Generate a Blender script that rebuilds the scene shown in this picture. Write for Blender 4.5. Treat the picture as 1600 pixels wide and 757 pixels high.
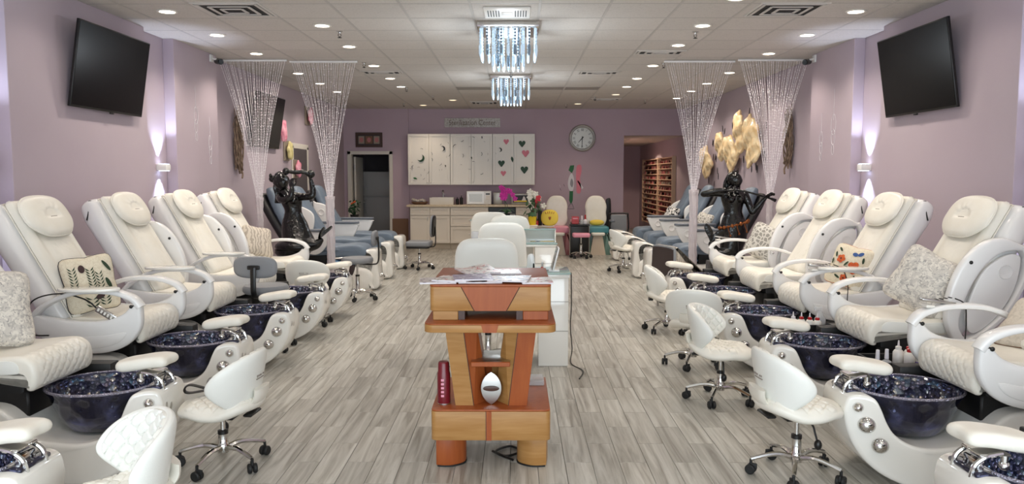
import bpy, bmesh, math, random
from mathutils import Vector, Matrix
R = math.radians
random.seed(7)
scn = bpy.context.scene
col = scn.collection
for o in list(bpy.data.objects): bpy.data.objects.remove(o)

# ------------------------------------------------------------------ camera
CAMH = 1.60
cam = bpy.data.cameras.new('camera'); camo = bpy.data.objects.new('camera', cam); col.objects.link(camo)
cam.sensor_width = 36.0; cam.lens = 36.0*1204.0/1600.0; cam.clip_start = .05; cam.clip_end = 100
camo.location = (0, 0, CAMH)
camo.rotation_euler = (R(90)-math.atan(103.5/1204), 0, math.atan(6/1204))
scn.camera = camo
scn.view_settings.view_transform = 'Standard'; scn.view_settings.look = 'None'
scn.view_settings.gamma = 1.0; scn.view_settings.use_curve_mapping = False
scn.view_settings.exposure = 0.3
scn.cycles.max_bounces = 8; scn.cycles.glossy_bounces = 3; scn.cycles.transmission_bounces = 4
# ------------------------------------------------------------------ world and daylight
w = bpy.data.worlds.new('world'); scn.world = w; w.use_nodes = True
bg = w.node_tree.nodes['Background']; bg.inputs[0].default_value = (.72, .84, 1, 1); bg.inputs[1].default_value = 1.0
DAY = bpy.data.lights.new('storefront_daylight', 'AREA'); DAY.shape = 'RECTANGLE'; DAY.size = 6.4; DAY.size_y = 2.1
DAY.energy = 190; DAY.color = (.84, .95, 1.0)
dayo = bpy.data.objects.new('storefront_daylight', DAY); col.objects.link(dayo)
dayo.location = (0, -1.42, 1.45); dayo.rotation_euler = (R(90), 0, 0)      # faces +y, into the room
CAN_W = 12.3; CAN_COL = (1.0, .90, .78)

# ------------------------------------------------------------------ materials
MATS = {}
def L3(c):
    f = lambda v: v/12.92 if v <= .04045 else ((v+.055)/1.055)**2.4
    return tuple(f(v/255.) for v in c)+(1,)
def mat(name, rgb, rough=.5, metal=0., bump=None, var=None, coat=0., emit=None, spec=None, alpha=None, trans=0., rnd=0., sheen=0):
    """rgb in sRGB 0-255; bump=(kind, scale, strength); var=(scale, rgb2, lo, hi); emit=(rgb, strength); rnd = brightness change per object"""
    m = bpy.data.materials.new(name); m.use_nodes = True; nt = m.node_tree; N = nt.nodes; K = nt.links
    b = N['Principled BSDF']; b.inputs['Base Color'].default_value = L3(rgb); b.inputs['Roughness'].default_value = rough
    b.inputs['Metallic'].default_value = metal
    if coat: b.inputs['Coat Weight'].default_value = coat; b.inputs['Coat Roughness'].default_value = .06
    if spec is not None: b.inputs['Specular IOR Level'].default_value = spec
    if trans: b.inputs['Transmission Weight'].default_value = trans
    if alpha is not None: b.inputs['Alpha'].default_value = alpha
    if emit: b.inputs['Emission Color'].default_value = L3(emit[0]); b.inputs['Emission Strength'].default_value = emit[1]
    if sheen: b.inputs['Sheen Weight'].default_value = sheen
    tc = N.new('ShaderNodeTexCoord'); out = None
    if var:
        n = N.new('ShaderNodeTexNoise'); n.inputs['Scale'].default_value = var[0]; n.inputs['Detail'].default_value = 5
        K.new(tc.outputs['Object'], n.inputs['Vector'])
        cr = N.new('ShaderNodeValToRGB'); lo, hi = (var[2], var[3]) if len(var) > 2 else (.35, .65)
        cr.color_ramp.elements[0].position = lo; cr.color_ramp.elements[1].position = hi
        cr.color_ramp.elements[0].color = L3(rgb); cr.color_ramp.elements[1].color = L3(var[1])
        K.new(n.outputs['Fac'], cr.inputs['Fac']); out = cr.outputs['Color']; K.new(out, b.inputs['Base Color'])
    if rnd:
        oi = N.new('ShaderNodeObjectInfo'); hs = N.new('ShaderNodeHueSaturation')
        mr = N.new('ShaderNodeMapRange'); mr.inputs['To Min'].default_value = 1-rnd; mr.inputs['To Max'].default_value = 1+rnd
        K.new(oi.outputs['Random'], mr.inputs['Value']); K.new(mr.outputs[0], hs.inputs['Value'])
        if out is not None: K.new(out, hs.inputs['Color'])
        else: hs.inputs['Color'].default_value = L3(rgb)
        K.new(hs.outputs[0], b.inputs['Base Color'])
    if bump:
        t = N.new('ShaderNodeTexVoronoi' if bump[0] == 'vor' else 'ShaderNodeTexNoise'); t.inputs['Scale'].default_value = bump[1]
        if bump[0] == 'vor': t.feature = 'SMOOTH_F1'
        K.new(tc.outputs['Object'], t.inputs['Vector'])
        bp = N.new('ShaderNodeBump'); bp.inputs['Strength'].default_value = bump[2]; bp.inputs['Distance'].default_value = .02
        K.new(t.outputs[0], bp.inputs['Height']); K.new(bp.outputs[0], b.inputs['Normal'])
    MATS[name] = m
    return m

mat('wall', (182, 168, 177), .75, bump=('n', 90, .03), var=(1.2, (178, 163, 173)))
mat('wall_back_paint', (192, 170, 182), .7, bump=('n', 90, .03), var=(1.2, (187, 164, 176)))
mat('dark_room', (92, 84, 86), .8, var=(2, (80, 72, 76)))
mat('ceil_tile', (208, 202, 196), .9, bump=('n', 130, .25), var=(60, (194, 188, 182), .5, .75), rnd=.03)
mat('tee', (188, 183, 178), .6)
mat('cross_tee', (172, 167, 162), .6)  # darker than the tees: shadow along the cross lines put into the colour
mat('trim_paint', (222, 216, 206), .5)
mat('leather', (240, 236, 226), .38, bump=('n', 160, .05), var=(6, (234, 229, 217)))
mat('leather_cool', (236, 236, 230), .36, bump=('n', 160, .05))
mat('plastic_white', (238, 237, 236), .25, coat=.25)
mat('gloss_white', (240, 237, 230), .12, coat=.6)
mat('plastic_black', (18, 17, 17), .35)
mat('black_satin', (14, 13, 13), .5)
mat('rubber', (20, 20, 21), .6)
mat('rim_glass', (170, 166, 182), .15, .85, bump=('n', 120, .8))
mat('chrome', (215, 213, 210), .12, 1.0)
mat('chrome_soft', (190, 188, 186), .28, 1.0)
mat('grey_vinyl', (133, 135, 139), .45, bump=('n', 200, .06))
mat('blue_vinyl', (112, 126, 142), .45, bump=('n', 60, .08), var=(5, (102, 116, 132)))
mat('dark_shell', (26, 25, 28), .4)
mat('brown_shell', (58, 44, 44), .45)
mat('arm_grey', (110, 116, 126), .4)
mat('statue_black', (5, 5, 6), .2, spec=.5, bump=('n', 26, .35))
mat('bronze', (132, 76, 40), .35, .8, bump=('n', 60, .4))
mat('tv_screen', (8, 8, 9), .22, spec=.18)
mat('tv_bezel', (10, 10, 11), .3)
mat('wood_light', (190, 138, 80), .4, spec=.35)
mat('wood_red', (164, 88, 44), .38, spec=.35)
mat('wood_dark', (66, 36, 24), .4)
mat('cab_white', (236, 226, 212), .45)
mat('cab_upper', (242, 238, 231), .42)
mat('cab_kick', (200, 186, 166), .6)
mat('counter', (222, 206, 182), .35, var=(30, (208, 190, 164)))
mat('fridge', (178, 176, 176), .35)
mat('paint_green', (26, 104, 52), .5)
mat('paint_dkgreen', (16, 62, 32), .5)
mat('paint_pink', (226, 128, 146), .5)
mat('paint_white', (226, 222, 226), .5)
mat('paint_grey', (150, 146, 152), .5)
mat('paint_black', (24, 22, 24), .5)
mat('gold_shell', (232, 196, 144), .4, .0, bump=('n', 18, .6), var=(10, (246, 226, 186)), coat=.3)
mat('pink_shell', (232, 132, 158), .4, bump=('n', 25, .5), var=(14, (244, 182, 196)))
mat('cream_shell', (226, 212, 150), .4, bump=('n', 25, .5))
mat('plaque', (150, 138, 124), .6, bump=('n', 50, .2))
mat('twig', (96, 74, 60), .7, var=(14, (150, 128, 108)), bump=('n', 60, .4))
mat('bead', (246, 240, 244), .18, .0, coat=.8)
mat('tail_bead', (226, 216, 220), .3, .1, bump=('n', 120, .8))
mat('glass_top', (190, 222, 220), .05, trans=.35, coat=.5)
mat('red_gloss', (176, 20, 28), .25, coat=.4)
mat('dark_gloss', (34, 18, 22), .2, coat=.4)
mat('burgundy', (110, 22, 34), .3)
mat('bottle_milk', (232, 228, 222), .35)
mat('bottle_purple', (120, 92, 190), .25)
mat('purple_cloth', (112, 84, 156), .8, bump=('n', 80, .5))
mat('clear_plastic', (224, 226, 228), .15, alpha=.45)
mat('yellow', (238, 204, 34), .35)
mat('yellow_plush', (236, 208, 88), .9, bump=('n', 120, .5))
mat('leaf', (52, 84, 54), .5, rnd=.25)
mat('petal_magenta', (196, 44, 150), .6, rnd=.15)
mat('petal_white', (240, 236, 226), .6)
mat('petal_red', (196, 50, 66), .6)
mat('kid_pink', (222, 148, 168), .4)
mat('kid_teal', (70, 132, 142), .4)
mat('kid_green', (104, 134, 124), .3)
mat('kid_rose', (182, 112, 112), .3)
mat('kid_cream', (208, 190, 170), .35)
mat('blue_liner', (70, 130, 190), .2, bump=('n', 40, .9), var=(22, (160, 200, 230)), coat=.4)
mat('can_trim', (238, 234, 228), .4)
mat('can_lens', (255, 244, 224), .5, emit=((255, 240, 214), 9.0))
mat('lens_off', (206, 200, 192), .4)
mat('vent_dark', (44, 42, 42), .7)
mat('vent_frame', (206, 200, 194), .5)
mat('vent_plain', (150, 144, 138), .6)
mat('sconce_lens', (255, 255, 255), .5, emit=((214, 228, 255), 6))
mat('card_brown', (122, 92, 72), .8)
mat('silver_box', (176, 172, 166), .35, .5)
mat('photo_dark', (26, 26, 28), .4)
mat('shelf_wood', (206, 176, 148), .5)
mat('shelf_back', (112, 80, 66), .6)
mat('ink_grey', (150, 140, 132), .6)
mat('plank_joint', (96, 88, 82), .8)

def m_plank():
    m = mat('floor_plank', (170, 160, 152), .34); nt = m.node_tree; N = nt.nodes; K = nt.links; b = N['Principled BSDF']
    ob = N.new('ShaderNodeObjectInfo'); geo = N.new('ShaderNodeNewGeometry'); sm = N.new('ShaderNodeMath'); oi = N.new('ShaderNodeMath'); oi.operation = 'FRACT'
    K.new(ob.outputs['Random'], sm.inputs[0]); K.new(geo.outputs['Random Per Island'], sm.inputs[1]); K.new(sm.outputs[0], oi.inputs[0])
    # grain in world space, stretched along y and shifted for each plank
    mp = N.new('ShaderNodeMapping'); mp.inputs['Scale'].default_value = (1, .06, 1)
    cmb = N.new('ShaderNodeCombineXYZ'); mul = N.new('ShaderNodeMath'); mul.operation = 'MULTIPLY'; mul.inputs[1].default_value = 37
    K.new(oi.outputs[0], mul.inputs[0]); K.new(mul.outputs[0], cmb.inputs['Z']); K.new(mul.outputs[0], cmb.inputs['Y'])
    add = N.new('ShaderNodeVectorMath'); K.new(geo.outputs['Position'], mp.inputs['Vector'])
    K.new(mp.outputs[0], add.inputs[0]); K.new(cmb.outputs[0], add.inputs[1])
    n1 = N.new('ShaderNodeTexNoise'); n1.inputs['Scale'].default_value = 22; n1.inputs['Detail'].default_value = 6; n1.inputs['Distortion'].default_value = .9
    K.new(add.outputs[0], n1.inputs['Vector'])
    n2 = N.new('ShaderNodeTexNoise'); n2.inputs['Scale'].default_value = 62; n2.inputs['Detail'].default_value = 4; n2.inputs['Distortion'].default_value = .5
    K.new(add.outputs[0], n2.inputs['Vector'])
    cr = N.new('ShaderNodeValToRGB'); e = cr.color_ramp.elements
    e[0].position = .30; e[0].color = L3((138, 132, 122)); e[1].position = .66; e[1].color = L3((198, 195, 187))
    e2 = cr.color_ramp.elements.new(.48); e2.color = L3((174, 170, 161))
    K.new(n1.outputs['Fac'], cr.inputs['Fac'])
    cr2 = N.new('ShaderNodeValToRGB'); e = cr2.color_ramp.elements; e[0].position = .27; e[0].color = (.42, .40, .38, 1); e[1].position = .42; e[1].color = (1, 1, 1, 1)
    K.new(n2.outputs['Fac'], cr2.inputs['Fac'])
    mx = N.new('ShaderNodeMixRGB'); mx.blend_type = 'MULTIPLY'; mx.inputs[0].default_value = .35
    K.new(cr.outputs[0], mx.inputs[1]); K.new(cr2.outputs[0], mx.inputs[2])
    hs = N.new('ShaderNodeHueSaturation'); mr = N.new('ShaderNodeMapRange'); mr.inputs['To Min'].default_value = .86; mr.inputs['To Max'].default_value = 1.1
    K.new(oi.outputs[0], mr.inputs['Value']); K.new(mr.outputs[0], hs.inputs['Value']); K.new(mx.outputs[0], hs.inputs['Color'])
    K.new(hs.outputs[0], b.inputs['Base Color'])
m_plank()

def m_bowl():
    m = mat('bowl_glass', (22, 24, 44), .09, .55, coat=.9); nt = m.node_tree; N = nt.nodes; K = nt.links; b = N['Principled BSDF']
    tc = N.new('ShaderNodeTexCoord')
    v = N.new('ShaderNodeTexVoronoi'); v.inputs['Scale'].default_value = 21; K.new(tc.outputs['Object'], v.inputs['Vector'])
    n = N.new('ShaderNodeTexNoise'); n.inputs['Scale'].default_value = 7; n.inputs['Detail'].default_value = 3; K.new(tc.outputs['Object'], n.inputs['Vector'])
    cr = N.new('ShaderNodeValToRGB'); e = cr.color_ramp.elements
    e[0].position = .3; e[0].color = L3((14, 16, 34)); e[1].position = .72; e[1].color = L3((92, 98, 146))
    x = e = cr.color_ramp.elements.new(.5); x.color = L3((30, 32, 62))
    K.new(n.outputs['Fac'], cr.inputs['Fac']); K.new(cr.outputs[0], b.inputs['Base Color'])
    bp = N.new('ShaderNodeBump'); bp.inputs['Strength'].default_value = .8; bp.inputs['Distance'].default_value = .05
    vs = N.new('ShaderNodeTexVoronoi'); vs.feature = 'SMOOTH_F1'; vs.inputs['Scale'].default_value = 15; vs.inputs['Smoothness'].default_value = .7; K.new(tc.outputs['Object'], vs.inputs['Vector'])
    K.new(vs.outputs['Distance'], bp.inputs['Height']); K.new(bp.outputs[0], b.inputs['Normal'])
    m2 = mat('bowl_inner', (60, 60, 84), .12, .75, coat=.6); nt = m2.node_tree; N = nt.nodes; K = nt.links; b = N['Principled BSDF']
    tc = N.new('ShaderNodeTexCoord')
    v = N.new('ShaderNodeTexVoronoi'); v.inputs['Scale'].default_value = 46; K.new(tc.outputs['Object'], v.inputs['Vector'])
    hs = N.new('ShaderNodeSeparateColor'); K.new(v.outputs['Color'], hs.inputs[0])
    cr = N.new('ShaderNodeValToRGB'); e = cr.color_ramp.elements
    e[0].position = .30; e[0].color = L3((52, 56, 88)); e[1].position = 1; e[1].color = L3((240, 222, 196))
    for p, c in ((.5, (88, 92, 128)), (.72, (150, 142, 158)), (.86, (90, 140, 180))):
        q = cr.color_ramp.elements.new(p); q.color = L3(c)
    K.new(hs.outputs[0], cr.inputs['Fac']); K.new(cr.outputs[0], b.inputs['Base Color'])
    bp = N.new('ShaderNodeBump'); bp.inputs['Strength'].default_value = .9; bp.inputs['Distance'].default_value = .03
    K.new(v.outputs['Distance'], bp.inputs['Height']); K.new(bp.outputs[0], b.inputs['Normal'])
m_bowl()

def m_print(name, base, specs, rough=.85, scale=1.0):
    """a printed fabric: base colour and blobs (kind, scale, rgb, lo, hi, seed, stretch)"""
    m = mat(name, base, rough); nt = m.node_tree; N = nt.nodes; K = nt.links; b = N['Principled BSDF']
    tc = N.new('ShaderNodeTexCoord'); cur = None
    for kind, sc, rgb, lo, hi, sd, st in specs:
        mp = N.new('ShaderNodeMapping'); mp.inputs['Location'].default_value = (sd, sd*.7, sd*.3); mp.inputs['Scale'].default_value = st
        K.new(tc.outputs['Object'], mp.inputs['Vector'])
        if kind == 'vor':
            t = N.new('ShaderNodeTexVoronoi'); t.inputs['Scale'].default_value = sc; o = t.outputs['Distance']
        elif kind == 'edge':
            t = N.new('ShaderNodeTexVoronoi'); t.feature = 'DISTANCE_TO_EDGE'; t.inputs['Scale'].default_value = sc; o = t.outputs['Distance']
        elif kind == 'wave':
            t = N.new('ShaderNodeTexWave'); t.inputs['Scale'].default_value = sc; t.inputs['Distortion'].default_value = 9; t.inputs['Detail'].default_value = 2; t.inputs['Detail Scale'].default_value = 1.4; o = t.outputs['Fac']
        else:
            t = N.new('ShaderNodeTexNoise'); t.inputs['Scale'].default_value = sc; t.inputs['Detail'].default_value = 3; t.inputs['Distortion'].default_value = 1.2; o = t.outputs['Fac']
        K.new(mp.outputs[0], t.inputs['Vector'])
        mr = N.new('ShaderNodeMapRange'); mr.inputs['From Min'].default_value = lo; mr.inputs['From Max'].default_value = hi; K.new(o, mr.inputs['Value'])
        mx = N.new('ShaderNodeMixRGB'); K.new(mr.outputs[0], mx.inputs[0]); mx.inputs[2].default_value = L3(rgb)
        if cur is None: mx.inputs[1].default_value = L3(base)
        else: K.new(cur, mx.inputs[1])
        cur = mx.outputs[0]
    K.new(cur, b.inputs['Base Color'])
m_print('fab_paisley', (204, 198, 190), [('n', 22, (224, 218, 208), .48, .54, 5, (1, 1, 1)), ('n', 33, (182, 177, 171), .56, .62, 9, (1, 1, 1)), ('n', 44, (164, 160, 156), .60, .64, 3, (1, 1, 1))])
m_print('fab_grey_leaf', (206, 202, 194), [('edge', 22, (146, 142, 136), .10, .14, 2, (1, 1, 1))])
m_print('fab_damask', (206, 196, 182), [('wave', 8, (170, 160, 148), .58, .66, 3, (1, 1, 1))])
m_print('fab_plain', (212, 202, 188), [('n', 30, (196, 186, 172), .45, .6, 3, (1, 1, 1))])
m_print('fab_linen', (226, 216, 194), [('n', 60, (216, 204, 180), .45, .6, 3, (1, 1, 1))])
mat('navy_cloth', (24, 26, 38), .8)
mat('print_green', (44, 62, 42), .8)
mat('print_brown', (64, 44, 44), .8)
mat('print_orange', (214, 104, 44), .8, var=(40, (180, 70, 40)))
mat('print_blue', (52, 84, 142), .8)
mat('rust_cloth', (178, 98, 54), .8)
m_print('fab_bw', (226, 224, 222), [('n', 24, (24, 24, 28), .5, .54, 2, (1, 1, 1))])
m_print('mag_a', (214, 206, 206), [('vor', 22, (120, 84, 110), .3, .22, 2, (1, 1, 1)), ('n', 30, (52, 44, 52), .6, .64, 5, (1, 1, 1))], .35)
m_print('mag_b', (150, 132, 160), [('n', 16, (206, 198, 206), .55, .6, 3, (1, 1, 1)), ('n', 34, (60, 50, 66), .62, .66, 8, (1, 1, 1))], .35)
m_print('mag_c', (226, 218, 214), [('n', 20, (196, 96, 96), .58, .62, 3, (1, 1, 1)), ('n', 26, (66, 60, 66), .6, .64, 9, (1, 1, 1))], .35)
m_print('mag_d', (96, 84, 96), [('n', 18, (206, 176, 160), .52, .56, 3, (1, 1, 1)), ('n', 30, (230, 226, 226), .62, .66, 9, (1, 1, 1))], .35)
m_print('foil_sticker', (196, 190, 184), [('n', 40, (150, 140, 130), .5, .6, 2, (1, 1, 1))], .3)
m_print('purple_jar', (60, 44, 130), [('vor', 60, (110, 90, 190), .25, .15, 2, (1, 1, 1))], .3)

def m_wood(name, a, bcol, sc=(1, 1, 14)):
    m = MATS[name]; nt = m.node_tree; N = nt.nodes; K = nt.links; b = N['Principled BSDF']
    tc = N.new('ShaderNodeTexCoord'); mp = N.new('ShaderNodeMapping'); mp.inputs['Scale'].default_value = sc
    n = N.new('ShaderNodeTexNoise'); n.inputs['Scale'].default_value = 4; n.inputs['Detail'].default_value = 7; n.inputs['Distortion'].default_value = .4
    cr = N.new('ShaderNodeValToRGB'); cr.color_ramp.elements[0].position = .3; cr.color_ramp.elements[1].position = .7
    cr.color_ramp.elements[0].color = L3(a); cr.color_ramp.elements[1].color = L3(bcol)
    K.new(tc.outputs['Object'], mp.inputs[0]); K.new(mp.outputs[0], n.inputs['Vector']); K.new(n.outputs['Fac'], cr.inputs[0]); K.new(cr.outputs[0], b.inputs['Base Color'])
m_wood('wood_light', (158, 112, 60), (176, 132, 80), (1, 1, 9))
m_wood('wood_red', (146, 72, 34), (162, 86, 42), (8, 8, 1))
# ------------------------------------------------------------------ geometry helpers
V = Vector
def cat(pts, n=6, closed=False):
    """Catmull-Rom through points (tuples of any length)"""
    P = [list(p) for p in pts]; m = len(P); out = []
    segs = m if closed else m-1
    for i in range(segs):
        if closed: a, b, c, d = P[i-1], P[i], P[(i+1) % m], P[(i+2) % m]
        else: a, b, c, d = P[max(i-1, 0)], P[i], P[i+1], P[min(i+2, m-1)]
        for k in range(n):
            t = k/n
            out.append(tuple(.5*((2*b[j])+(-a[j]+c[j])*t+(2*a[j]-5*b[j]+4*c[j]-d[j])*t*t+(-a[j]+3*b[j]-3*c[j]+d[j])*t**3) for j in range(len(b))))
    if not closed: out.append(tuple(P[-1]))
    return out
def ss(a, b, x):
    t = max(0., min(1., (x-a)/(b-a))); return t*t*(3-2*t)
def quilt(u, v, s):
    """diamond tufting height 0..1 at surface coordinates u, v (metres), cell size s"""
    a = abs(math.sin(math.pi*(u+v)/s)); b = abs(math.sin(math.pi*(u-v)/s))
    return min(1, 1.6*math.sqrt(a*b))

class G:
    """collects shapes; .obj() links them as ONE mesh object"""
    def __init__(s): s.bm = bmesh.new()
    def xf(s, vs, M): bmesh.ops.transform(s.bm, matrix=M, verts=vs)
    def box(s, c, d, bev=0., seg=2, rot=None):
        if bev <= 0:
            h = V(d)*.5; q = []
            for x in (-1, 1):
                for y in (-1, 1):
                    for z in (-1, 1):
                        p = V((x*h.x, y*h.y, z*h.z)); q.append(s.bm.verts.new((rot @ p if rot else p)+V(c)))
            for f in ((0, 1, 3, 2), (4, 6, 7, 5), (0, 4, 5, 1), (2, 3, 7, 6), (0, 2, 6, 4), (1, 5, 7, 3)): s.bm.faces.new([q[i] for i in f])
            return s
        r = bmesh.ops.create_cube(s.bm, size=1); vs = r['verts']
        bmesh.ops.scale(s.bm, vec=d, verts=vs)
        if bev > 0:
            es = list({e for v in vs for e in v.link_edges})
            q = bmesh.ops.bevel(s.bm, geom=es, offset=min(bev, .49*min(d)), segments=seg, profile=.5, affect='EDGES')
            vs = list({v for v in q['verts']} | {v for f in q['faces'] for v in f.verts} | {v for v in vs if v.is_valid})
        M = Matrix.Translation(V(c))
        if rot: M = M @ rot
        s.xf(vs, M); return s
    def rings(s, rr, cap=True, closed=True):
        vv = [[s.bm.verts.new(p) for p in r] for r in rr]; n = len(vv[0])
        for a, b in zip(vv, vv[1:]):
            for i in range(n if closed else n-1):
                j = (i+1) % n
                try: s.bm.faces.new((a[i], a[j], b[j], b[i]))
                except ValueError: pass
        if cap and closed:
            for r in (vv[0][::-1], vv[-1]):
                try: s.bm.faces.new(r)
                except ValueError: pass
        return vv
    def tube(s, pts, r, n=8, cap=True, up=None, sq=None):
        """sq=(a,b): half sizes of an elliptic section (side, up) multiplied by r"""
        P = [V(p) for p in pts]; m = len(P); rr = []
        t0 = (P[1]-P[0]).normalized(); u = V(up) if up else (V((0, 0, 1)) if abs(t0.z) < .9 else V((1, 0, 0)))
        x = u.cross(t0).normalized()
        for i in range(m):
            t = (P[min(i+1, m-1)]-P[max(i-1, 0)]).normalized()
            if up: x = V(up).cross(t)
            x = (x-t*x.dot(t)).normalized(); y = t.cross(x)
            ri = r[i] if isinstance(r, (list, tuple)) else r; a, b = sq if sq else (1, 1)
            rr.append([P[i]+(x*math.cos(2*math.pi*k/n)*a+y*math.sin(2*math.pi*k/n)*b)*ri for k in range(n)])
        s.rings(rr, cap); return s
    def cyl(s, a, b, r, r2=None, n=16): return s.tube([a, b], [r, r if r2 is None else r2], n)
    def lathe(s, prof, c=(0, 0, 0), n=24, sx=1, sy=1, M=None, cap=True):
        rr = [[V((c[0]+p[0]*math.cos(2*math.pi*k/n)*sx, c[1]+p[0]*math.sin(2*math.pi*k/n)*sy, c[2]+p[1])) for k in range(n)] for p in prof]
        if M: rr = [[M @ p for p in r] for r in rr]
        s.rings(rr, cap); return s
    def ball(s, c, d, n=12, m=8, rot=None):
        rr = []
        for i in range(1, m):
            a = math.pi*i/m
            rr.append([V((d[0]*math.sin(a)*math.cos(2*math.pi*k/n), d[1]*math.sin(a)*math.sin(2*math.pi*k/n), -d[2]*math.cos(a))) for k in range(n)])
        lo, hi = V((0, 0, -d[2])), V((0, 0, d[2])); Mx = Matrix.Translation(V(c))
        if rot: Mx = Mx @ rot
        vv = s.rings([[Mx @ p for p in r] for r in rr], cap=False)
        a = s.bm.verts.new(Mx @ lo); b = s.bm.verts.new(Mx @ hi)
        for k in range(n):
            s.bm.faces.new((vv[0][(k+1) % n], vv[0][k], a)); s.bm.faces.new((vv[-1][k], vv[-1][(k+1) % n], b))
        return s
    def slab(s, prof, ax, c, h, r=.01, nr=3, nm=1, disp=None):
        """closed 2D outline swept along axis ax ('x','y','z') about c over +-h, edges rounded by r. disp(a,b,t)->(da,db) extra shift"""
        m = len(prof); area = sum(prof[i-1][0]*prof[i][1]-prof[i][0]*prof[i-1][1] for i in range(m)); sg = 1 if area > 0 else -1
        nor = []
        for i in range(m):
            a, b = prof[i-1], prof[(i+1) % m]; dx, dy = b[0]-a[0], b[1]-a[1]; l = math.hypot(dx, dy) or 1
            nor.append((sg*dy/l, -sg*dx/l))
        ts = []
        for k in range(nr+1):
            q = math.pi/2*k/nr; ts.append((-h+r-r*math.cos(q), r*(1-math.sin(q))))
        for k in range(1, nm): ts.append((-h+r+(2*h-2*r)*k/nm, 0))
        ts += [(-t, o) for t, o in ts[nr::-1]]
        rr = []
        for t, o in ts:
            ring = []
            for i, (a, b) in enumerate(prof):
                a2, b2 = a-nor[i][0]*o, b-nor[i][1]*o
                if disp:
                    dd = disp(a, b, t, i); a2 += nor[i][0]*dd; b2 += nor[i][1]*dd
                p = {'y': (a2, t, b2), 'x': (t, a2, b2), 'z': (a2, b2, t)}[ax]
                ring.append(V(p)+V(c))
            rr.append(ring)
        s.rings(rr, True); return s
    def pad(s, S, out, th, nr=12, nf=40, back=None, q=None, p=4):
        """cushion over the surface S(a,b)->point; out(phi)->(a,b) outline; th thickness; q(a,b) extra height on the front"""
        def nrm(a, b):
            e = 1e-3; u = V(S(a+e, b))-V(S(a-e, b)); v = V(S(a, b+e))-V(S(a, b-e)); return u.cross(v).normalized()
        O = [out(2*math.pi*k/nf) for k in range(nf)]
        front, rear = [], []
        fr = [1-(1-i/nr)**1.6 for i in range(1, nr+1)]
        for sgn, dst in ((1, front), (-1, rear)):
            ring0 = None
            for i, f in enumerate(fr):
                if f > .9995: f = 1.
                row = []
                for k, (a, b) in enumerate(O):
                    aa, bb = a*f, b*f; t = (max(0, 1-f**p))**.5*(th if sgn > 0 else (th if back is None else back))*.5
                    if q and sgn > 0: t += q(aa, bb)*(1 if f < .93 else 0)
                    row.append(V(S(aa, bb))+nrm(aa, bb)*t*sgn)
                dst.append(row)
        a, b = S(0, 0), nrm(0, 0)
        f0 = s.bm.verts.new(V(a)+b*(th*.5+(q(0, 0) if q else 0))); r0 = s.bm.verts.new(V(a)-b*(th if back is None else back)*.5)
        FV = [[s.bm.verts.new(x) for x in r] for r in front]; RV = [[s.bm.verts.new(x) for x in r] for r in rear[:-1]]+[FV[-1]]
        for k in range(nf):
            j = (k+1) % nf
            s.bm.faces.new((f0, FV[0][k], FV[0][j])); s.bm.faces.new((r0, RV[0][j], RV[0][k]))
            for i in range(nr-1):
                s.bm.faces.new((FV[i][k], FV[i+1][k], FV[i+1][j], FV[i][j])); s.bm.faces.new((RV[i][j], RV[i+1][j], RV[i+1][k], RV[i][k]))
        return s
    def ribbon(s, A, B, h, n=40, e=.45):
        """solid between two curves A and B of the x-z plane (same direction), half thickness h in y, rounded section"""
        def res(P):
            L = [0]
            for a, b in zip(P, P[1:]): L.append(L[-1]+math.hypot(b[0]-a[0], b[1]-a[1]))
            out = []; j = 0
            for k in range(n+1):
                t = L[-1]*k/n
                while j < len(L)-2 and L[j+1] < t: j += 1
                f = (t-L[j])/((L[j+1]-L[j]) or 1); out.append((P[j][0]*(1-f)+P[j+1][0]*f, P[j][1]*(1-f)+P[j+1][1]*f))
            return out
        rr = []
        for (ax, az), (bx, bz) in zip(res(A), res(B)):
            m = V(((ax+bx)/2, 0, (az+bz)/2)); d = V(((ax-bx)/2, 0, (az-bz)/2)); ring = []
            for k in range(20):
                c, t = math.cos(2*math.pi*k/20), math.sin(2*math.pi*k/20)
                ring.append(m+d*math.copysign(abs(c)**e, c)+V((0, h*math.copysign(abs(t)**e, t), 0)))
            rr.append(ring)
        s.rings(rr); return s
    def poly(s, pts):
        s.bm.faces.new([s.bm.verts.new(p) for p in pts]); return s
    def prism(s, pts2, ax, lo, hi, bev=0.):
        """sharp extrusion of a 2D outline along ax from lo to hi"""
        f = {'y': lambda a, b, t: (a, t, b), 'x': lambda a, b, t: (t, a, b), 'z': lambda a, b, t: (a, b, t)}[ax]
        s.rings([[V(f(a, b, lo)) for a, b in pts2], [V(f(a, b, hi)) for a, b in pts2]], True); return s
    def obj(s, name, m, parent=None, smooth=True, ang=40, loc=None, rot=None, label=None):
        bmesh.ops.recalc_face_normals(s.bm, faces=s.bm.faces[:])
        me = bpy.data.meshes.new(name); s.bm.to_mesh(me); s.bm.free()
        me.materials.append(MATS[m] if isinstance(m, str) else m)
        if smooth:
            me.polygons.foreach_set('use_smooth', [True]*len(me.polygons)); me.set_sharp_from_angle(angle=R(ang))
        o = bpy.data.objects.new(name, me); col.objects.link(o)
        if parent: o.parent = parent
        if loc: o.location = loc
        if rot: o.rotation_euler = rot
        if label: o['label'] = label
        return o
def mesh_obj(name, me, parent=None, loc=None, rot=None, scale=None):
    o = bpy.data.objects.new(name, me); col.objects.link(o)
    if parent: o.parent = parent
    if loc: o.location = loc
    if rot: o.rotation_euler = rot
    if scale: o.scale = scale
    return o
def tag(o, label, cat, group=None):
    o['label'] = label; o['category'] = cat
    if group: o['group'] = group
    return o
def struct(o): o['kind'] = 'structure'; return o
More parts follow.
